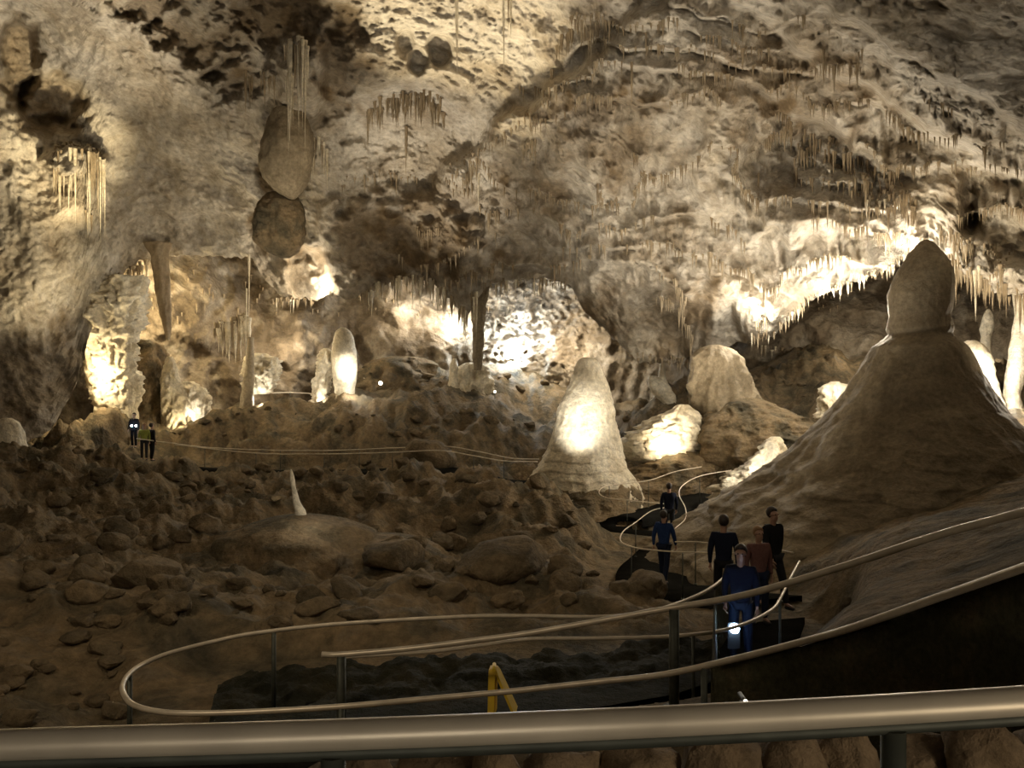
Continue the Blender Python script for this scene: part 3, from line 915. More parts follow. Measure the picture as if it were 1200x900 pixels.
fringe([(1112, 300), (1130, 318), (1160, 338), (1200, 345), (1260, 352)], 80, (28, 62), (3, 6), 'hanging stalactite of the curtain right of the giant cone', 'curtain right of the giant cone', False, 8, .45)
fringe([(1100, 270), (1140, 290), (1190, 300)], 40, (20, 40), (3, 5), 'stalactite in the upper row right of the giant cone', 'upper row right of the giant cone', False, 8, .25)
fringe([(1122, 295), (1150, 320)], 8, (50, 80), (3, 5), 'longest pale stalactite right of the giant cone', 'longest drops right of the giant cone', True, 6, .7)
fringe([(885, 408), (930, 412)], 12, (10, 20), (2, 4), 'tiny bright drip over the shaded shelf left of the giant cone', 'tiny drips over the shelf', True, 3, .5, back=True)
fringe([(740, 415), (760, 420), (800, 425), (850, 412)], 40, (8, 24), (2, 4), 'stubby stalactite under the drooping ceiling right of the centre cone', 'fringe of the drooping ceiling', False, 5, .25)
for cx_ in (200, 260, 340, 430, 520, 610, 700, 790, 860, 960, 1150):
    fringe([(cx_ - 40, 340), (cx_ + 40, 345)], 16, (10, 30), (2, 4), 'x', 'x', False, 30, 0, back=True)
sm = bpy.data.meshes.new('small_stalactites')
sm.from_pydata(small_co, [], small_f)
sm.polygons.foreach_set('use_smooth', np.ones(len(sm.polygons), dtype=bool))
tag(link('small_stalactites', sm, M['tite']), 'thousands of tiny stalactites bristling all over the cave ceiling', 'stalactites', kind='stuff')
print('stalactites', n_tite, 'small verts', len(small_co))


# ------------------------------------------------------------------ boulders
def boulder_mesh(i, mat, sub=4, cut=9):
    rng = np.random.default_rng(500 + i)
    import bmesh
    bm = bmesh.new()
    bmesh.ops.create_icosphere(bm, subdivisions=sub, radius=1)
    co = np.array([v.co[:] for v in bm.verts])
    for _ in range(cut):
        n = rng.normal(size=3)
        n /= np.linalg.norm(n)
        k = .55 + .3 * rng.random()
        h = co @ n
        co = co - np.maximum(h - k, 0)[:, None] * n * .92
    s = 1 + .10 * fbm(co[:, 0] + i, co[:, 1], co[:, 2], 1.3, 3) + .035 * fbm(co[:, 0], co[:, 1] + i, co[:, 2], 4.5, 2, ridged=True)
    co = co * s[:, None]
    for v, c in zip(bm.verts, co):
        v.co = c
    for f in bm.faces:
        f.smooth = True
    me = bpy.data.meshes.new('boulder')
    bm.to_mesh(me)
    bm.free()
    me.materials.append(mat)
    return me


BV = [boulder_mesh(i, M['boulder']) for i in range(9)]
BN = [boulder_mesh(20 + i, M['wallrock'], 4, 12) for i in range(7)]


def boulder(px, d, size, label, group=None, sink=.35, meshes=BV, asp=None, z=None, name='boulder', cat='boulder'):
    x, y = (px - 600) / F * d, d
    o = bpy.data.objects.new(name, random.choice(meshes))
    C.objects.link(o)
    a = asp or (random.uniform(.8, 1.3), random.uniform(.7, 1.2), random.uniform(.5, .85))
    o.scale = [size * k for k in a]
    o.location = (x, y, (gz(x, y) if z is None else z) + o.scale[2] * (1 - 2 * sink))
    o.rotation_euler = (random.uniform(-.25, .25), random.uniform(-.25, .25), random.random() * 6.28)
    tag(o, label, cat, group)
    return o


def on_trail(x, y, m):
    return float(np.min((trail_pts[:, 0] - x) ** 2 + (trail_pts[:, 1] - y) ** 2)) < m * m


def gy_to_d(px, py):
    """first depth at which the ground is seen at this pixel"""
    for d in np.geomspace(3, 70, 240):
        x = (px - 600) / F * d
        if 450 - (gz(x, d) - EYE) / d * F <= py:
            return d
    return 70


zones = [
    (40, -60, 140, 730, 850, 8, 30, 'tan boulder on the lit bank left of the rail hairpin', 'boulders left of the rail hairpin'),
    (26, 150, 480, 690, 735, 10, 34, 'brown boulder on the bank just behind the hairpin rail', 'boulders behind the hairpin rail'),
    (30, -40, 240, 620, 725, 10, 40, 'brown boulder on the lower left rubble slope', 'lower left rubble'),
    (34, -40, 250, 535, 620, 6, 24, 'dark boulder on the upper left rubble slope', 'upper left rubble'),
    (30, 200, 480, 545, 600, 5, 18, 'dark boulder below the long far handrail', 'rubble below the far handrail'),
    (26, 420, 700, 560, 640, 6, 22, 'dark boulder on the basin floor left of the centre cone foot', 'rubble at the centre cone foot'),
    (30, 440, 760, 640, 712, 10, 34, 'brown boulder between the switchback and the hairpin rails', 'rubble between the two trail loops'),
    (26, 420, 660, 440, 520, 4, 14, 'dark boulder on the back slope left of the centre cone', 'back slope rubble'),
    (20, 180, 420, 480, 520, 4, 10, 'small boulder beside the far trail at the left', 'far trail rubble'),
    (22, 860, 1010, 440, 560, 4, 14, 'dark boulder in the hollow left of the giant cone', 'hollow rubble'),
    (14, 720, 860, 480, 560, 4, 12, 'small boulder above the far switchback', 'rubble above the switchback'),
]
for n, x0, x1, y0, y1, s0, s1, lab, grp in zones:
    k = tries = 0
    while k < n and tries < n * 8:
        tries += 1
        px, py = random.uniform(x0, x1), random.uniform(y0, y1)
        d = gy_to_d(px, py)
        if d >= 69:
            continue
        x = (px - 600) / F * d
        u = random.random() ** 1.6
        s = (s0 + (s1 * 1.35 - s0) * u) * .5 / F * d
        if on_trail(x, d, s * 1.2 + .75):
            continue
        q1 = third(u, 0, 1, ('small', 'mid-sized', 'large'))
        q2 = third(px, x0, x1, ('left', 'central', 'right'))
        q3 = 'upper' if py < (y0 + y1) / 2 else 'lower'
        boulder(px, d, s, q1 + ' ' + lab + ', ' + q3 + ' ' + q2 + ' part', q1 + ' ' + grp + ', ' + q3 + ' ' + q2)
        k += 1
# single, easily found boulders
boulder(170, 14.3, .62, 'large rounded tan boulder alone on the lower left slope')
boulder(505, 38, 1.25, 'large blocky grey boulder just below the far handrail bend', asp=(1, .8, .8), sink=.2)
boulder(465, 19, .8, 'large dark smooth boulder right of the leaning-spike dome')
boulder(835, 24, .9, 'rounded tan boulder beside the second switchback loop', asp=(1.2, 1, .7))
boulder(760, 15.5, .42, 'reddish boulder right above the joining handrails', asp=(1.5, 1, .6))
boulder(590, 16.5, .8, 'broad brown boulder lying in the middle of the lower rubble')
o = boulder(990, 13.2, .16, 'small dark pointed rock sticking out of the slope above the visitors', asp=(.55, .6, 1.5), sink=.2)
# stones of the near curb, under the foreground rail
ordn = ['first', 'second', 'third', 'fourth', 'fifth', 'sixth', 'seventh', 'eighth', 'ninth', 'tenth', 'eleventh', 'twelfth', 'thirteenth', 'fourteenth', 'fifteenth', 'sixteenth', 'seventeenth', 'eighteenth']
xx = 385
k = 0
while xx < 1260:
    wpx = random.uniform(62, 112)
    d = 2.75 + random.uniform(-.06, .1)
    topy = 872 - max(0, xx - 600) / 600 * 24 + random.uniform(-5, 9) - (6 if xx > 1040 else 0) + (14 if xx < 450 else 0)
    sz = wpx / 2 * d / F * 1.15
    zt = EYE + (450 - topy) / F * d
    hz = random.uniform(.15, .2)
    o = bpy.data.objects.new('curb_stone', BN[k % len(BN)])
    C.objects.link(o)
    o.scale = (sz, random.uniform(.15, .22), hz)
    o.location = ((xx + wpx / 2 - 600) / F * d, d, zt - hz * .72)
    o.rotation_euler = (random.uniform(-.12, .12), random.uniform(-.1, .1), random.uniform(-.2, .2))
    tag(o, ordn[k] + ' brown curb stone from the left under the thick front rail', 'stone', 'curb stones below the front rail')
    xx += wpx * .9
    k += 1
for q in range(20):
    px = random.uniform(-240, 1440)
    d = random.uniform(3.2, 3.7)
    boulder(px, d, random.uniform(.12, .24), 'loose rock on the bank just beyond the curb stones', 'loose rocks beyond the curb', sink=.3, meshes=BN)


# ------------------------------------------------------------------ handrails
def tube(pts, r, seg=10, cap=True):
    pts = [Vector(p) for p in pts]
    co, fc = [], []
    n = len(pts)
    up0 = Vector((0, 0, 1))
    for i, p in enumerate(pts):
        t = (pts[min(i + 1, n - 1)] - pts[max(i - 1, 0)]).normalized()
        u = t.cross(up0)
        if u.length < 1e-3:
            u = Vector((1, 0, 0))
        u.normalize()
        v = u.cross(t).normalized()
        for k in range(seg):
            a = 2 * math.pi * k / seg
            co.append(p + (u * math.cos(a) + v * math.sin(a)) * r)
    for i in range(n - 1):
        for k in range(seg):
            a = i * seg + k
            b = i * seg + (k + 1) % seg
            fc.append((a, b, b + seg, a + seg))
    if cap:
        fc.append(tuple(range(seg))[::-1])
        fc.append(tuple((n - 1) * seg + k for k in range(seg)))
    return [list(c) for c in co], fc


def tube_mesh(name, pts, r, seg=10):
    co, fc = tube(pts, r, seg)
    me = bpy.data.meshes.new(name)
    me.from_pydata(co, [], fc)
    for p in me.polygons:
        p.use_smooth = len(p.vertices) == 4
    return me


def handrail(pl, r, label, mat, posts=(), pr=None, group=None, ph=RH, seg=10, n=8):
    pts = catmull(world(pl), n)
    base = pts[0] - Vector((0, 0, ph))
    root = empty('handrail', base)
    tag(root, label, 'handrail', group)
    link('rail', tube_mesh('rail', [p - base for p in pts], r, seg), mat, root)
    for ppx in posts:
        q = min(pts, key=lambda p: abs(p.x / p.y * F + 600 - ppx[0]) + abs(450 - (p.z - EYE) / p.y * F - ppx[1]) * .5)
        bot = Vector((q.x, q.y, q.z - ph - .12))
        link('post', tube_mesh('post', [bot - base, q - base - Vector((0, 0, r * .5))], pr or r * .8, 8), M['post'], root)
        link('base_plate', tube_mesh('base_plate', [bot - base + Vector((0, 0, .1)), bot - base + Vector((0, 0, .14))], (pr or r) * 2.2, 12), M['post'], root)
    return root


handrail(B, .026, 'long outer handrail curling round the hairpin of the trail below', M['rail'], [(400, 828), (820, 780), (322, 738), (152, 789)], .028, seg=12)
handrail(A, .030, 'inner handrail of the hairpin sweeping up to the right edge', M['rail'], [(787, 712), (402, 767)], .05, seg=12)
handrail(Cc, .022, 'thin inner handrail of the lower trail leg passing the flashlight', M['rail'], [(404, 770), (914, 702), (810, 744)], .02, seg=12)
handrail(Fr, .015, 'handrail of the first switchback beyond the visitors, curved at left', M['rail_far'], [(740, 641), (745, 612), (800, 647)])
handrail(Er, .015, 'farther looped handrail of the switchback beside the centre cone', M['rail_far'], [(735, 586), (714, 569), (760, 563)])
handrail(Gr, .015, 'wavy handrail on the right side of the far switchback', M['rail_far'], [(803, 600), (820, 558)])
handrail(Hr, .015, 'short straight handrail behind the dark group of visitors', M['rail_far'], [(815, 635)])
handrail(Ir, .015, 'short handrail stub right of the visitors on the trail', M['rail_far'], [(915, 645)])
handrail(J1, .022, 'long upper handrail of the far trail crossing the left half', M['rail_far'], [(240, 524), (332, 527), (425, 527), (520, 523), (590, 535)])
handrail(J2, .022, 'long lower handrail of the far trail crossing the left half', M['rail_far'], [(300, 531), (380, 532), (460, 530), (555, 534)])
handrail(K1, .028, 'short handrail near the slim lit stalagmite on the back slope', M['rail_far'], [(340, 460)])
handrail(K2, .03, 'faint handrail right of the egg-topped white stalagmite', M['rail_far'], [(445, 449), (500, 455)])
# near pipe
NP = [(-320, 889, 1.10), (0, 873, 1.10), (300, 864, 1.10), (600, 853, 1.10), (900, 839, 1.12), (1200, 821, 1.15), (1520, 797, 1.2)]
pts = catmull(world(NP), 10)
base = Vector((pts[30].x, pts[30].y, 0.02))
root = empty('handrail', base)
tag(root, 'thick foreground handrail pipe crossing the whole bottom of the picture', 'handrail')
link('rail', tube_mesh('rail', [p - base for p in pts], .0205, 48), M['rail'], root)
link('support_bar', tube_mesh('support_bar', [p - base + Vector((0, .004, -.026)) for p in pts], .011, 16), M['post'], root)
for ppx in (1040, 398):
    q = min(pts, key=lambda p: abs(p.x / p.y * F + 600 - ppx))
    link('post', tube_mesh('post', [Vector((q.x, q.y + .004, 0.02)) - base, q - base - Vector((0, -.004, .03))], .017, 20), M['post'], root)

# ------------------------------------------------------------------ caution sign, seen edge-on
d = 9.0
px_t, px_l, px_r = 577, 576, 604
gl = P(576, 836, d)
gl.z = max(gl.z, gz(gl.x, gl.y))
top = P(579, 782, d)
root = empty('caution_sign', gl)
tag(root, 'yellow folding caution floor sign standing open on the dark trail', 'sign')


def board(name, a, b, thick, width, parent, hole=False):
    """panel from point a (bottom) to b (top); width runs away from the viewer"""
    import bmesh
    bm = bmesh.new()
    a, b = Vector(a), Vector(b)
    up = (b - a)
    side = Vector((thick, 0, 0))
    dep = Vector((.10, 1, 0)).normalized() * width
    vs = []
    for (p, w) in ((a, 1.0), (a + up * .5, .92), (b - up * .1, .78), (b, .5)):
        c = [p - side / 2 - dep * w / 2, p + side / 2 - dep * w / 2, p + side / 2 + dep * w / 2, p - side / 2 + dep * w / 2]
        vs.append([bm.verts.new(q) for q in c])
    for r0, r1 in zip(vs[:-1], vs[1:]):
        for k in range(4):
            bm.faces.new((r0[k], r0[(k + 1) % 4], r1[(k + 1) % 4], r1[k]))
    bm.faces.new(vs[0][::-1])
    bm.faces.new(vs[-1])
    bmesh.ops.bevel(bm, geom=list(bm.edges), offset=.004, segments=2, affect='EDGES')
    me = bpy.data.meshes.new(name)
    bm.to_mesh(me)
    bm.free()
    return link(name, me, M['yellow'], parent)


tp = top - gl
lb = P(577, 836, d) - gl
rb = P(604, 833, d) - gl
pnl = board('front_panel', (lb.x, 0, 0), (tp.x - .012, 0, tp.z), .075, .28, root)
board('back_panel', (rb.x, .05, .0), (tp.x + .02, 0.02, tp.z - .01), .03, .28, root)
link('hinge', tube_mesh('hinge', [tp + Vector((0, -.1, .0)), tp + Vector((0, .1, .0))], .022, 12), M['yellow'], root)
link('spreader_bar', tube_mesh('spreader_bar', [Vector((lb.x, 0, tp.z * .45)), Vector((lb.x + .17, .03, tp.z * .45))], .006, 8), M['yellow'], root)


# ------------------------------------------------------------------ people
def skin_obj(name, verts, edges, radii, mat, parent, root_i=0, sub=2):
    me = bpy.data.meshes.new(name)
    me.from_pydata([tuple(v) for v in verts], edges, [])
    o = link(name, me, mat, parent)
    m = o.modifiers.new('Skin', 'SKIN')
    m.use_smooth_shade = True
    sv = me.skin_vertices[0].data if me.skin_vertices else None
    if sv is None:
        bpy.context.view_layer.objects.active = o
        me.update()
        sv = me.skin_vertices[0].data
    for i, r in enumerate(radii):
        sv[i].radius = r if isinstance(r, tuple) else (r, r)
    sv[root_i].use_root = True
    s = o.modifiers.new('Subdivision', 'SUBSURF')
    s.levels = s.render_levels = sub
    me.materials.clear()
    me.materials.append(mat)
    return o


def person(px, d, rz, label, shirt, trousers, hair, H=1.72, z=None, pose='stand', phone=False, sub=2, light=None):
    x, y = (px - 600) / F * d, d
    zz = gz(x, y) + .12 if z is None else z
    root = empty('person', (x, y, zz), rz)
    tag(root, label, 'person')
    s = H / 1.75
    V = lambda a, b, c: Vector((a * s, b * s, c * s))
    # joints; the figure faces -Y
    st = .05 if pose == 'stand' else .22
    J = {'pelvis': V(0, 0, .95), 'waist': V(0, -.005, 1.10), 'chest': V(0, 0, 1.30), 'neckb': V(0, .01, 1.45), 'neck': V(0, 0, 1.52),
         'jaw': V(0, -.02, 1.575), 'head': V(0, -.005, 1.65), 'crown': V(0, .005, 1.715), 'chin': V(0, -.065, 1.565), 'nose': V(0, -.098, 1.635), 'brow': V(0, -.06, 1.66),
         'earl': V(-.085, 0, 1.64), 'earr': V(.085, 0, 1.64)}
    arms = {}
    for sd, n in ((-1, 'l'), (1, 'r')):
        J['sh' + n] = V(.18 * sd, .01, 1.41)
        if phone and n == 'l':
            J['el' + n], J['wr' + n] = V(.23 * sd, -.02, 1.13), V(.20 * sd, -.17, .93)
            fd = Vector((0, -.55, -.83))
        elif pose == 'walk':
            J['el' + n], J['wr' + n] = V(.24 * sd, .06 * sd, 1.13), V(.23 * sd, -.06 + .14 * sd, .90)
            fd = Vector((0, -.2, -.98))
        else:
            J['el' + n], J['wr' + n] = V(.235 * sd, .03, 1.13), V(.235 * sd, -.04, .88)
            fd = Vector((0, -.12, -.99))
        fd.normalize()
        arms[n] = fd
        J['pa' + n] = J['wr' + n] + fd * .055 * s
        J['pb' + n] = J['wr' + n] + fd * .09 * s
        side = Vector((0, -1, 0)) - fd * fd.dot(Vector((0, -1, 0)))
        side.normalize()
        pal = Vector((-sd, 0, 0))
        for f, (off, ln) in enumerate(((.030, .072), (.010, .080), (-.011, .074), (-.030, .058))):
            k = J['pb' + n] + side * off * s
            J[f'f{f}a' + n] = k
            J[f'f{f}b' + n] = k + (fd * .9 + pal * .35) * ln * .5 * s
            J[f'f{f}c' + n] = J[f'f{f}b' + n] + (fd * .6 + pal * .75) * ln * .5 * s
        J['t0' + n] = J['wr' + n] + fd * .03 * s + side * .026 * s
        J['t1' + n] = J['t0' + n] + (side * .75 + fd * .7 + pal * .25).normalized() * .035 * s
        J['t2' + n] = J['t1' + n] + (side * .35 + fd * .9 + pal * .35).normalized() * .03 * s
        fwd = st * sd
        J['hp' + n] = V(.09 * sd, 0, .90)
        J['kn' + n] = V(.105 * sd, -.02 - fwd * .5, .50)
        J['an' + n] = V(.11 * sd, .03 - fwd, .09)
        J['to' + n] = V(.125 * sd, -.13 - fwd, .035)
    R = {'pelvis': (.15, .105), 'waist': (.135, .095), 'chest': (.165, .11), 'neckb': (.075, .065), 'neck': (.055, .055), 'jaw': (.062, .07), 'head': (.078, .092), 'crown': (.05, .062),
         'chin': .022, 'nose': .012, 'brow': .03, 'earl': .014, 'earr': .014}
    E = [('pelvis', 'waist'), ('waist', 'chest'), ('chest', 'neckb'), ('neckb', 'neck'), ('neck', 'jaw'), ('jaw', 'head'), ('head', 'crown'), ('jaw', 'chin'), ('head', 'nose'), ('head', 'earl'), ('head', 'earr')]
    del J['brow']
    for n in 'lr':
        R.update({'sh' + n: .062, 'el' + n: .042, 'wr' + n: (.028, .022), 'pa' + n: (.036, .018), 'pb' + n: (.036, .016), 't0' + n: .013, 't1' + n: .0105, 't2' + n: .0085,
                  'hp' + n: .095, 'kn' + n: .06, 'an' + n: .04, 'to' + n: (.038, .026)})
        E += [('chest', 'sh' + n), ('sh' + n, 'el' + n), ('el' + n, 'wr' + n), ('wr' + n, 'pa' + n), ('pa' + n, 'pb' + n), ('pa' + n, 't0' + n), ('t0' + n, 't1' + n), ('t1' + n, 't2' + n),
              ('pelvis', 'hp' + n), ('hp' + n, 'kn' + n), ('kn' + n, 'an' + n), ('an' + n, 'to' + n)]
        for f in range(4):
            R.update({f'f{f}a' + n: .010, f'f{f}b' + n: .0088, f'f{f}c' + n: .0072})
            E += [('pb' + n, f'f{f}a' + n), (f'f{f}a' + n, f'f{f}b' + n), (f'f{f}b' + n, f'f{f}c' + n)]
    names = [k for k in J if k in R]
    ix = {k: i for i, k in enumerate(names)}

    def sub_skel(nm, keys, grow, mat, rt, adj=None):
        adj = adj or {}
        ks = [k for k in names if k in keys]
        jx = {k: i for i, k in enumerate(ks)}
        ed = [(jx[a], jx[b]) for a, b in E if a in jx and b in jx]
        rr = []
        for k in ks:
            r = R[k]
            r = r if isinstance(r, tuple) else (r, r)
            g = adj.get(k, grow)
            rr.append(((r[0] + g) * s, (r[1] + g) * s))
        return skin_obj(nm, [J[k] for k in ks], ed, rr, mat, root, jx[rt], sub)
    sub_skel('body', names, 0.0, M['skin'], 'pelvis', {'chest': -.045, 'waist': -.03, 'pelvis': -.04, 'neckb': -.02, 'shl': -.02, 'shr': -.02, 'ell': -.006, 'elr': -.006, 'hpl': -.03, 'hpr': -.03, 'knl': -.01, 'knr': -.01})
    sub_skel('shirt', {'pelvis', 'waist', 'chest', 'neckb', 'shl', 'shr', 'ell', 'elr', 'wrl', 'wrr'}, .014, shirt, 'waist', {'neckb': .006, 'wrl': .010, 'wrr': .010, 'pelvis': .02})
    sub_skel('trousers', {'pelvis', 'hpl', 'hpr', 'knl', 'knr', 'anl', 'anr'}, .016, trousers, 'pelvis', {'pelvis': -.012, 'hpl': .0, 'hpr': .0})
    for n in 'lr':
        skin_obj('shoe', [J['an' + n] - V(0, -.03, .05), J['an' + n] - V(0, .05, .045), J['to' + n] - V(0, .02, 0)], [(0, 1), (1, 2)],
                 [(.045 * s, .04 * s), (.045 * s, .042 * s), (.043 * s, .03 * s)], M['shoe'], root, 0, sub)
    import bmesh
    bm = bmesh.new()
    bmesh.ops.create_icosphere(bm, subdivisions=3, radius=1)
    for v in bm.verts:
        p = v.co.copy()
        if p.y < -.45 and p.z < .45:
            p = Vector((p.x * .9, -.35, p.z * .8))
        wv = 1 + .04 * math.sin(9 * p.x + 7 * p.z) * math.cos(8 * p.y)
        v.co = Vector((p.x * .094, p.y * .108, p.z * .108)) * s * wv
    for f in bm.faces:
        f.smooth = True
    me = bpy.data.meshes.new('hair')
    bm.to_mesh(me)
    bm.free()
    hr = link('hair', me, hair, root)
    hr.location = J['head'] + V(0, .034, .028)
    for sd in (-1, 1):
        import bmesh
        bm = bmesh.new()
        bmesh.ops.create_uvsphere(bm, u_segments=8, v_segments=6, radius=.011 * s)
        me = bpy.data.meshes.new('eye')
        bm.to_mesh(me)
        bm.free()
        e = link('eye', me, M['eye'], root)
        e.location = V(.031 * sd, -.086, 1.655)
    hand = root.matrix_basis @ J['pbl'] if True else None
    bpy.context.view_layer.update()
    return root, root.matrix_world @ J['f1bl']


def phone_thing(loc, rz, label, tilt=0.0, bulb='bulb_cool', scale=1.0):
    import bmesh
    bm = bmesh.new()
    bmesh.ops.create_cube(bm, size=1)
    bmesh.ops.scale(bm, vec=(.072 * scale, .009 * scale, .15 * scale), verts=bm.verts)
    bmesh.ops.bevel(bm, geom=list(bm.edges), offset=.003 * scale, segments=2, affect='EDGES')
    me = bpy.data.meshes.new('phone')
    bm.to_mesh(me)
    bm.free()
    root = link('phone', me, M['phone'])
    root.location = loc
    root.rotation_euler = (tilt, 0, rz)
    tag(root, label, 'phone')
    bm = bmesh.new()
    bmesh.ops.create_uvsphere(bm, u_segments=16, v_segments=10, radius=.028 * scale)
    me = bpy.data.meshes.new('flashlight_lens')
    bm.to_mesh(me)
    bm.free()
    l = link('flashlight_lens', me, M[bulb], root)
    l.location = (0, -.012 * scale, .045 * scale)
    return root


navy = cloth('navy_cloth', (.008, .011, .026))
black = cloth('black_cloth', (.012, .012, .014))
blue = cloth('blue_cloth', (.015, .035, .11))
teal = cloth('teal_cloth', (.10, .25, .36))
lime = cloth('olive_green_cloth', (.30, .33, .07))
pinkish = cloth('dusty_pink_cloth', (.16, .08, .07))
jean = cloth('jean_cloth', (.012, .018, .04))
char = cloth('charcoal_cloth', (.03, .03, .035))

r8, hand8 = person(868, 11.6, -.35, 'person in dark navy clothes holding a glaring light low beside the handrail', navy, jean, M['hair'], 1.72, pose='stand', phone=True)
person(889, 13.4, .2, 'person with sandy hair in a dusty pink top facing the viewer on the trail', pinkish, jean, M['hair2'], 1.60, sub=2)
person(906, 14.4, .5, 'person in black with dark hair, rightmost of the visitors on the trail', black, char, M['hair'], 1.78, pose='walk')
person(848, 14.3, 2.9, 'person in navy seen from behind, leftmost of the near visitors', navy, black, M['hair'], 1.74, pose='stand')
person(778, 19.0, 2.6, 'person in a blue shirt walking away inside the lower switchback loop', blue, jean, M['hair'], 1.70, pose='walk', sub=1)
person(784, 25.4, 3.0, 'person in dark blue inside the farther switchback loop', navy, black, M['hair'], 1.78, pose='walk', sub=1)
person(169, 37.3, .3, 'person in an olive green shirt on the far trail at left', lime, char, M['hair2'], 1.70, sub=1)
person(178, 37.5, 2.5, 'person all in black next to the one in olive green', black, black, M['hair'], 1.76, sub=1)
person(376, 49.5, .4, 'person in a teal and blue top on the back slope by the slim lit stalagmite', teal, blue, M['hair'], 1.74, z=P(376, 462, 49.5).z, sub=1)
r0, hand0 = person(157, 38.2, 0, 'person in charcoal holding two small cold lights on the far trail', char, black, M['hair'], 1.65, sub=1, phone=True)
phone_thing(P(860, 745, 11.0), 0, 'glaring blue-white phone flashlight held low by the navy-clad visitor', scale=2.4)
phone_thing(P(154.5, 500.5, 37.7), 0, 'left one of two tiny cold lights on the far trail', scale=1.6)
phone_thing(P(159.5, 500.5, 37.7), 0, 'right one of two tiny cold lights on the far trail', scale=1.6)


# ------------------------------------------------------------------ small path lamps
def path_lamp(px, py, d, label, r=.09, warm=True):
    loc = P(px, py, d)
    root = empty('path_lamp', (loc.x, loc.y, loc.z - .3))
    tag(root, label, 'lamp')
    link('housing', tube_mesh('housing', [(0, .09, .30), (0, .0, .30), (0, -.02, .30)], r * 1.15, 14), M['lampbody'], root)
    import bmesh
    bm = bmesh.new()
    bmesh.ops.create_uvsphere(bm, u_segments=14, v_segments=8, radius=r)
    for v in bm.verts:
        v.co.y *= .5
    me = bpy.data.meshes.new('lens')
    bm.to_mesh(me)
    bm.free()
    l = link('lens', me, M['bulb'], root)
    l.location = (0, -.03, .30)
    link('stake', tube_mesh('stake', [(0, .03, -.8), (0, .03, .28)], .02, 8), M['lampbody'], root)


path_lamp(573, 575, 30, 'brightest small lamp in the dark rubble left of the centre cone', .13)
path_lamp(575, 594.5, 27, 'dim lamp just beneath the brightest small lamp', .06)
path_lamp(490, 589, 29, 'tiny pinpoint lamp in the rubble farther left', .05)
path_lamp(446, 449, 51, 'small lamp on the back slope right of the egg-topped stalagmite', .12)
path_lamp(496, 456.5, 52, 'small lamp at the right end of the back handrail', .13)
path_lamp(580, 459, 50, 'tiny lamp on the upper back slope below the centre grotto', .07)
path_lamp(503, 484, 47, 'pinpoint lamp midway down the back slope', .05)
path_lamp(165, 572, 30, 'pinpoint lamp in the upper left rubble', .035)
path_lamp(872, 820, 4.6, 'small pale glint just above the thick front rail', .012)  # glint painted as a tiny glowing lens on an added stake


# ------------------------------------------------------------------ light
def point(px, py, d, power, col=(1, .84, .6), r=.12):
    l = bpy.data.lights.new('lamp_light', 'POINT')
    l.energy = power
    l.color = col
    l.shadow_soft_size = r
    o = bpy.data.objects.new('lamp_light', l)
    C.objects.link(o)
    o.location = P(px, py, d)
    return o


def spot(src, tgt, power, cone, blend=.6, col=(1, .84, .6), r=.25):
    l = bpy.data.lights.new('flood_fill_light', 'SPOT')
    l.energy = power
    l.color = col
    l.spot_size = math.radians(cone)
    l.spot_blend = blend
    l.shadow_soft_size = r
    o = bpy.data.objects.new('flood_fill_light', l)
    C.objects.link(o)
    o.location = src
    dr = Vector(tgt) - Vector(src)
    o.rotation_euler = dr.to_track_quat('-Z', 'Y').to_euler()
    return o


WARM = (1, .82, .50)
CREAM = (1, .86, .64)
WHITE = (1, .93, .80)
GREY = (1, .88, .70)
COOL = (.86, .94, 1)
# broad floods on the ceiling
def bpoint(px, py, off, power, col=CREAM, r=.12):
    return point(px, py, back_d(px, py) - off, power, col, r)


def cpoint(px, py, off, power, col=CREAM, r=.1):
    return point(px, py, ceil_d(px, py) - off, power, col, r)


spot(P(560, 600, 22), P(800, 120, 27), 6500, 90, 1, GREY, 2)
spot(P(880, 600, 20), P(900, 130, 26), 2600, 100, 1, GREY, 1.5)
spot(P(760, 500, 30), P(830, 290, 33), 2200, 100, 1, GREY, 1)
spot(P(300, 580, 26), P(180, 180, 38), 9500, 80, 1, CREAM, 2)
spot(P(420, 540, 33), P(530, 60, 29), 23000, 36, .8, (1, .84, .56), .8)
spot(P(380, 540, 33), P(520, 170, 37), 9500, 42, .9, GREY, .8)
spot(P(150, 420, 33), P(90, 225, 38), 15000, 30, .9, WARM, .3)
spot(P(160, 400, 33), P(20, 300, 38), 3200, 50, .9, WARM, .3)
spot(P(120, 420, 30), P(70, 20, 34), 8000, 50, .9, CREAM, .3)
spot(P(1180, 480, 19), P(1190, 250, 24), 2600, 46, .9, CREAM, .3)
spot(P(1380, 560, 14), P(1080, 20, 18), 2400, 90, 1, (1, .84, .62), 1)
# alcoves and single formations
point(112, 440, 40.0, 500, WARM)
bpoint(166, 355, 2.4, 1300, WARM)
bpoint(228, 325, 3.5, 500, WARM)
cpoint(366, 335, 1.6, 500, CREAM)
bpoint(335, 395, 2.2, 600, CREAM)
point(305, 470, 47.5, 160, WHITE)
point(416, 452, 46.4, 160, WHITE)
spot(P(430, 475, 44), P(403, 425, 48), 3200, 22, .6, WHITE, .1)
bpoint(533, 372, 1.1, 1100, WHITE)
bpoint(480, 355, 2.0, 420, CREAM)
bpoint(602, 408, 0.9, 2400, (.78, .9, 1))
bpoint(606, 365, 4.0, 1000, COOL)
bpoint(655, 395, 2.5, 1100, CREAM)
spot(P(650, 560, 24.5), P(686, 482, 30), 3600, 30, 1, WHITE, .1)
point(764, 445, 43.0, 150, WHITE)
spot(P(780, 535, 28.5), P(780, 506, 33), 3600, 40, 1, CREAM, .15)
spot(P(800, 540, 29), P(832, 445, 34), 150, 30, 1, CREAM, .1)
cpoint(882, 375, 1.4, 420, WHITE)
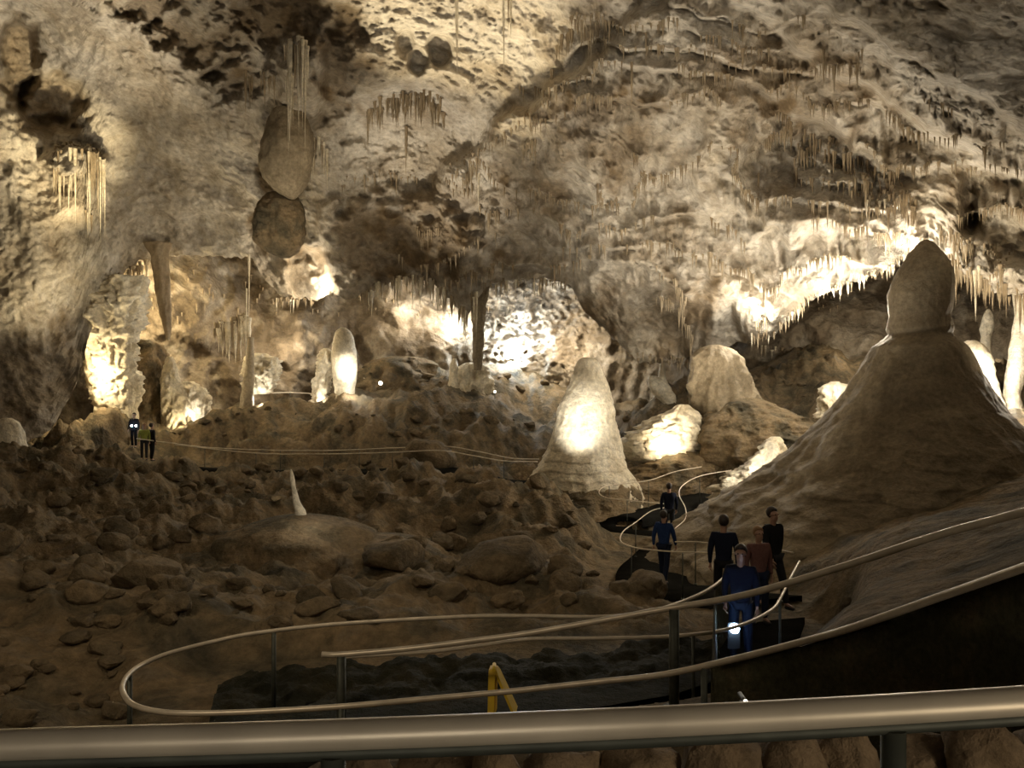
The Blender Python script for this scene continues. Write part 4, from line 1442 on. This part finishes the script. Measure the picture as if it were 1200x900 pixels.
for q in ((930, 368, 80), (958, 350, 260), (1000, 326, 240), (1035, 312, 210), (1066, 293, 120)):
    cpoint(q[0], q[1], 1.2, q[2], WHITE)
bpoint(1010, 385, 4, 250, CREAM)
point(886, 542, 25.2, 170, WHITE)
point(985, 462, 29.6, 90, WHITE)
point(1012, 365, 24.6, 420, CREAM)
point(985, 440, 25.6, 260, CREAM)
point(1215, 430, 23.6, 420, GREY, .4)
point(1165, 445, 27.5, 420, WHITE)
point(1178, 470, 27.5, 60, WHITE)
bpoint(1150, 400, 4, 120, CREAM)
point(212, 500, 43.5, 120, WARM)
point(230, 490, 45, 120, WHITE)
point(375, 470, 47.5, 70, WHITE)
point(545, 470, 50, 110, WHITE)
point(366, 590, 19.3, 16, WHITE)
# phone light on the trail
point(860, 752, 10.5, 4, (.35, .5, 1), .03)
point(157, 500, 37.2, 2, (.5, .7, 1), .03)
point(573, 575, 29.7, 6, WHITE)
# unseen fill spots added behind the viewer, flattening the ceiling contrast
spot((-1, -6, 3.2), P(620, 90, 30), 8000, 48, 1, GREY, 2.5)
spot((6, -4, 3.5), P(850, 90, 26), 3500, 46, 1, GREY, 2)
spot((2.6, -.8, .45), (1.9, 2.8, .15), 85, 120, 1, (1, .82, .58), .1)  # unseen fill added to brighten the curb stones
# front pipe light, then unseen fill spots added over the near ground and basin
spot((2.4, -1.6, .92), (1.2, 1.1, 1.05), 44, 150, 1, (1, .85, .62), .15)
spot((-6, 2.5, 4.5), (-4.5, 9, -2), 620, 110, 1, (1, .80, .54), .3)
spot((5, 1, 4.5), (0, 12, -2.5), 160, 120, 1, (1, .82, .58), .4)
spot((-2, 8, 6), (-6, 24, -3), 800, 120, 1, (1, .80, .54), .5)
spot((7, 8, 5.5), (6, 24, -2), 120, 120, 1, (1, .84, .6), .5)

w = bpy.data.worlds.new('World')
bpy.context.scene.world = w
w.use_nodes = True
w.node_tree.nodes['Background'].inputs['Color'].default_value = (1, .75, .5, 1)
w.node_tree.nodes['Background'].inputs['Strength'].default_value = .02

# ------------------------------------------------------------------ camera
cam = bpy.data.cameras.new('Camera')
cam.sensor_width = 36
cam.lens = F / 1200 * 36
cam.clip_start = .05
cam.clip_end = 300
co_ = bpy.data.objects.new('Camera', cam)
C.objects.link(co_)
co_.location = (0, 0, EYE)
co_.rotation_euler = (math.pi / 2, 0, 0)
sc = bpy.context.scene
sc.camera = co_
sc.view_settings.view_transform = 'Standard'
sc.view_settings.look = 'None'
sc.view_settings.exposure = 0
sc.view_settings.gamma = 1
sc.view_settings.use_curve_mapping = False
sc.cycles.use_denoising = True
sc.cycles.max_bounces = 4
sc.cycles.diffuse_bounces = 3
sc.cycles.sample_clamp_indirect = 4
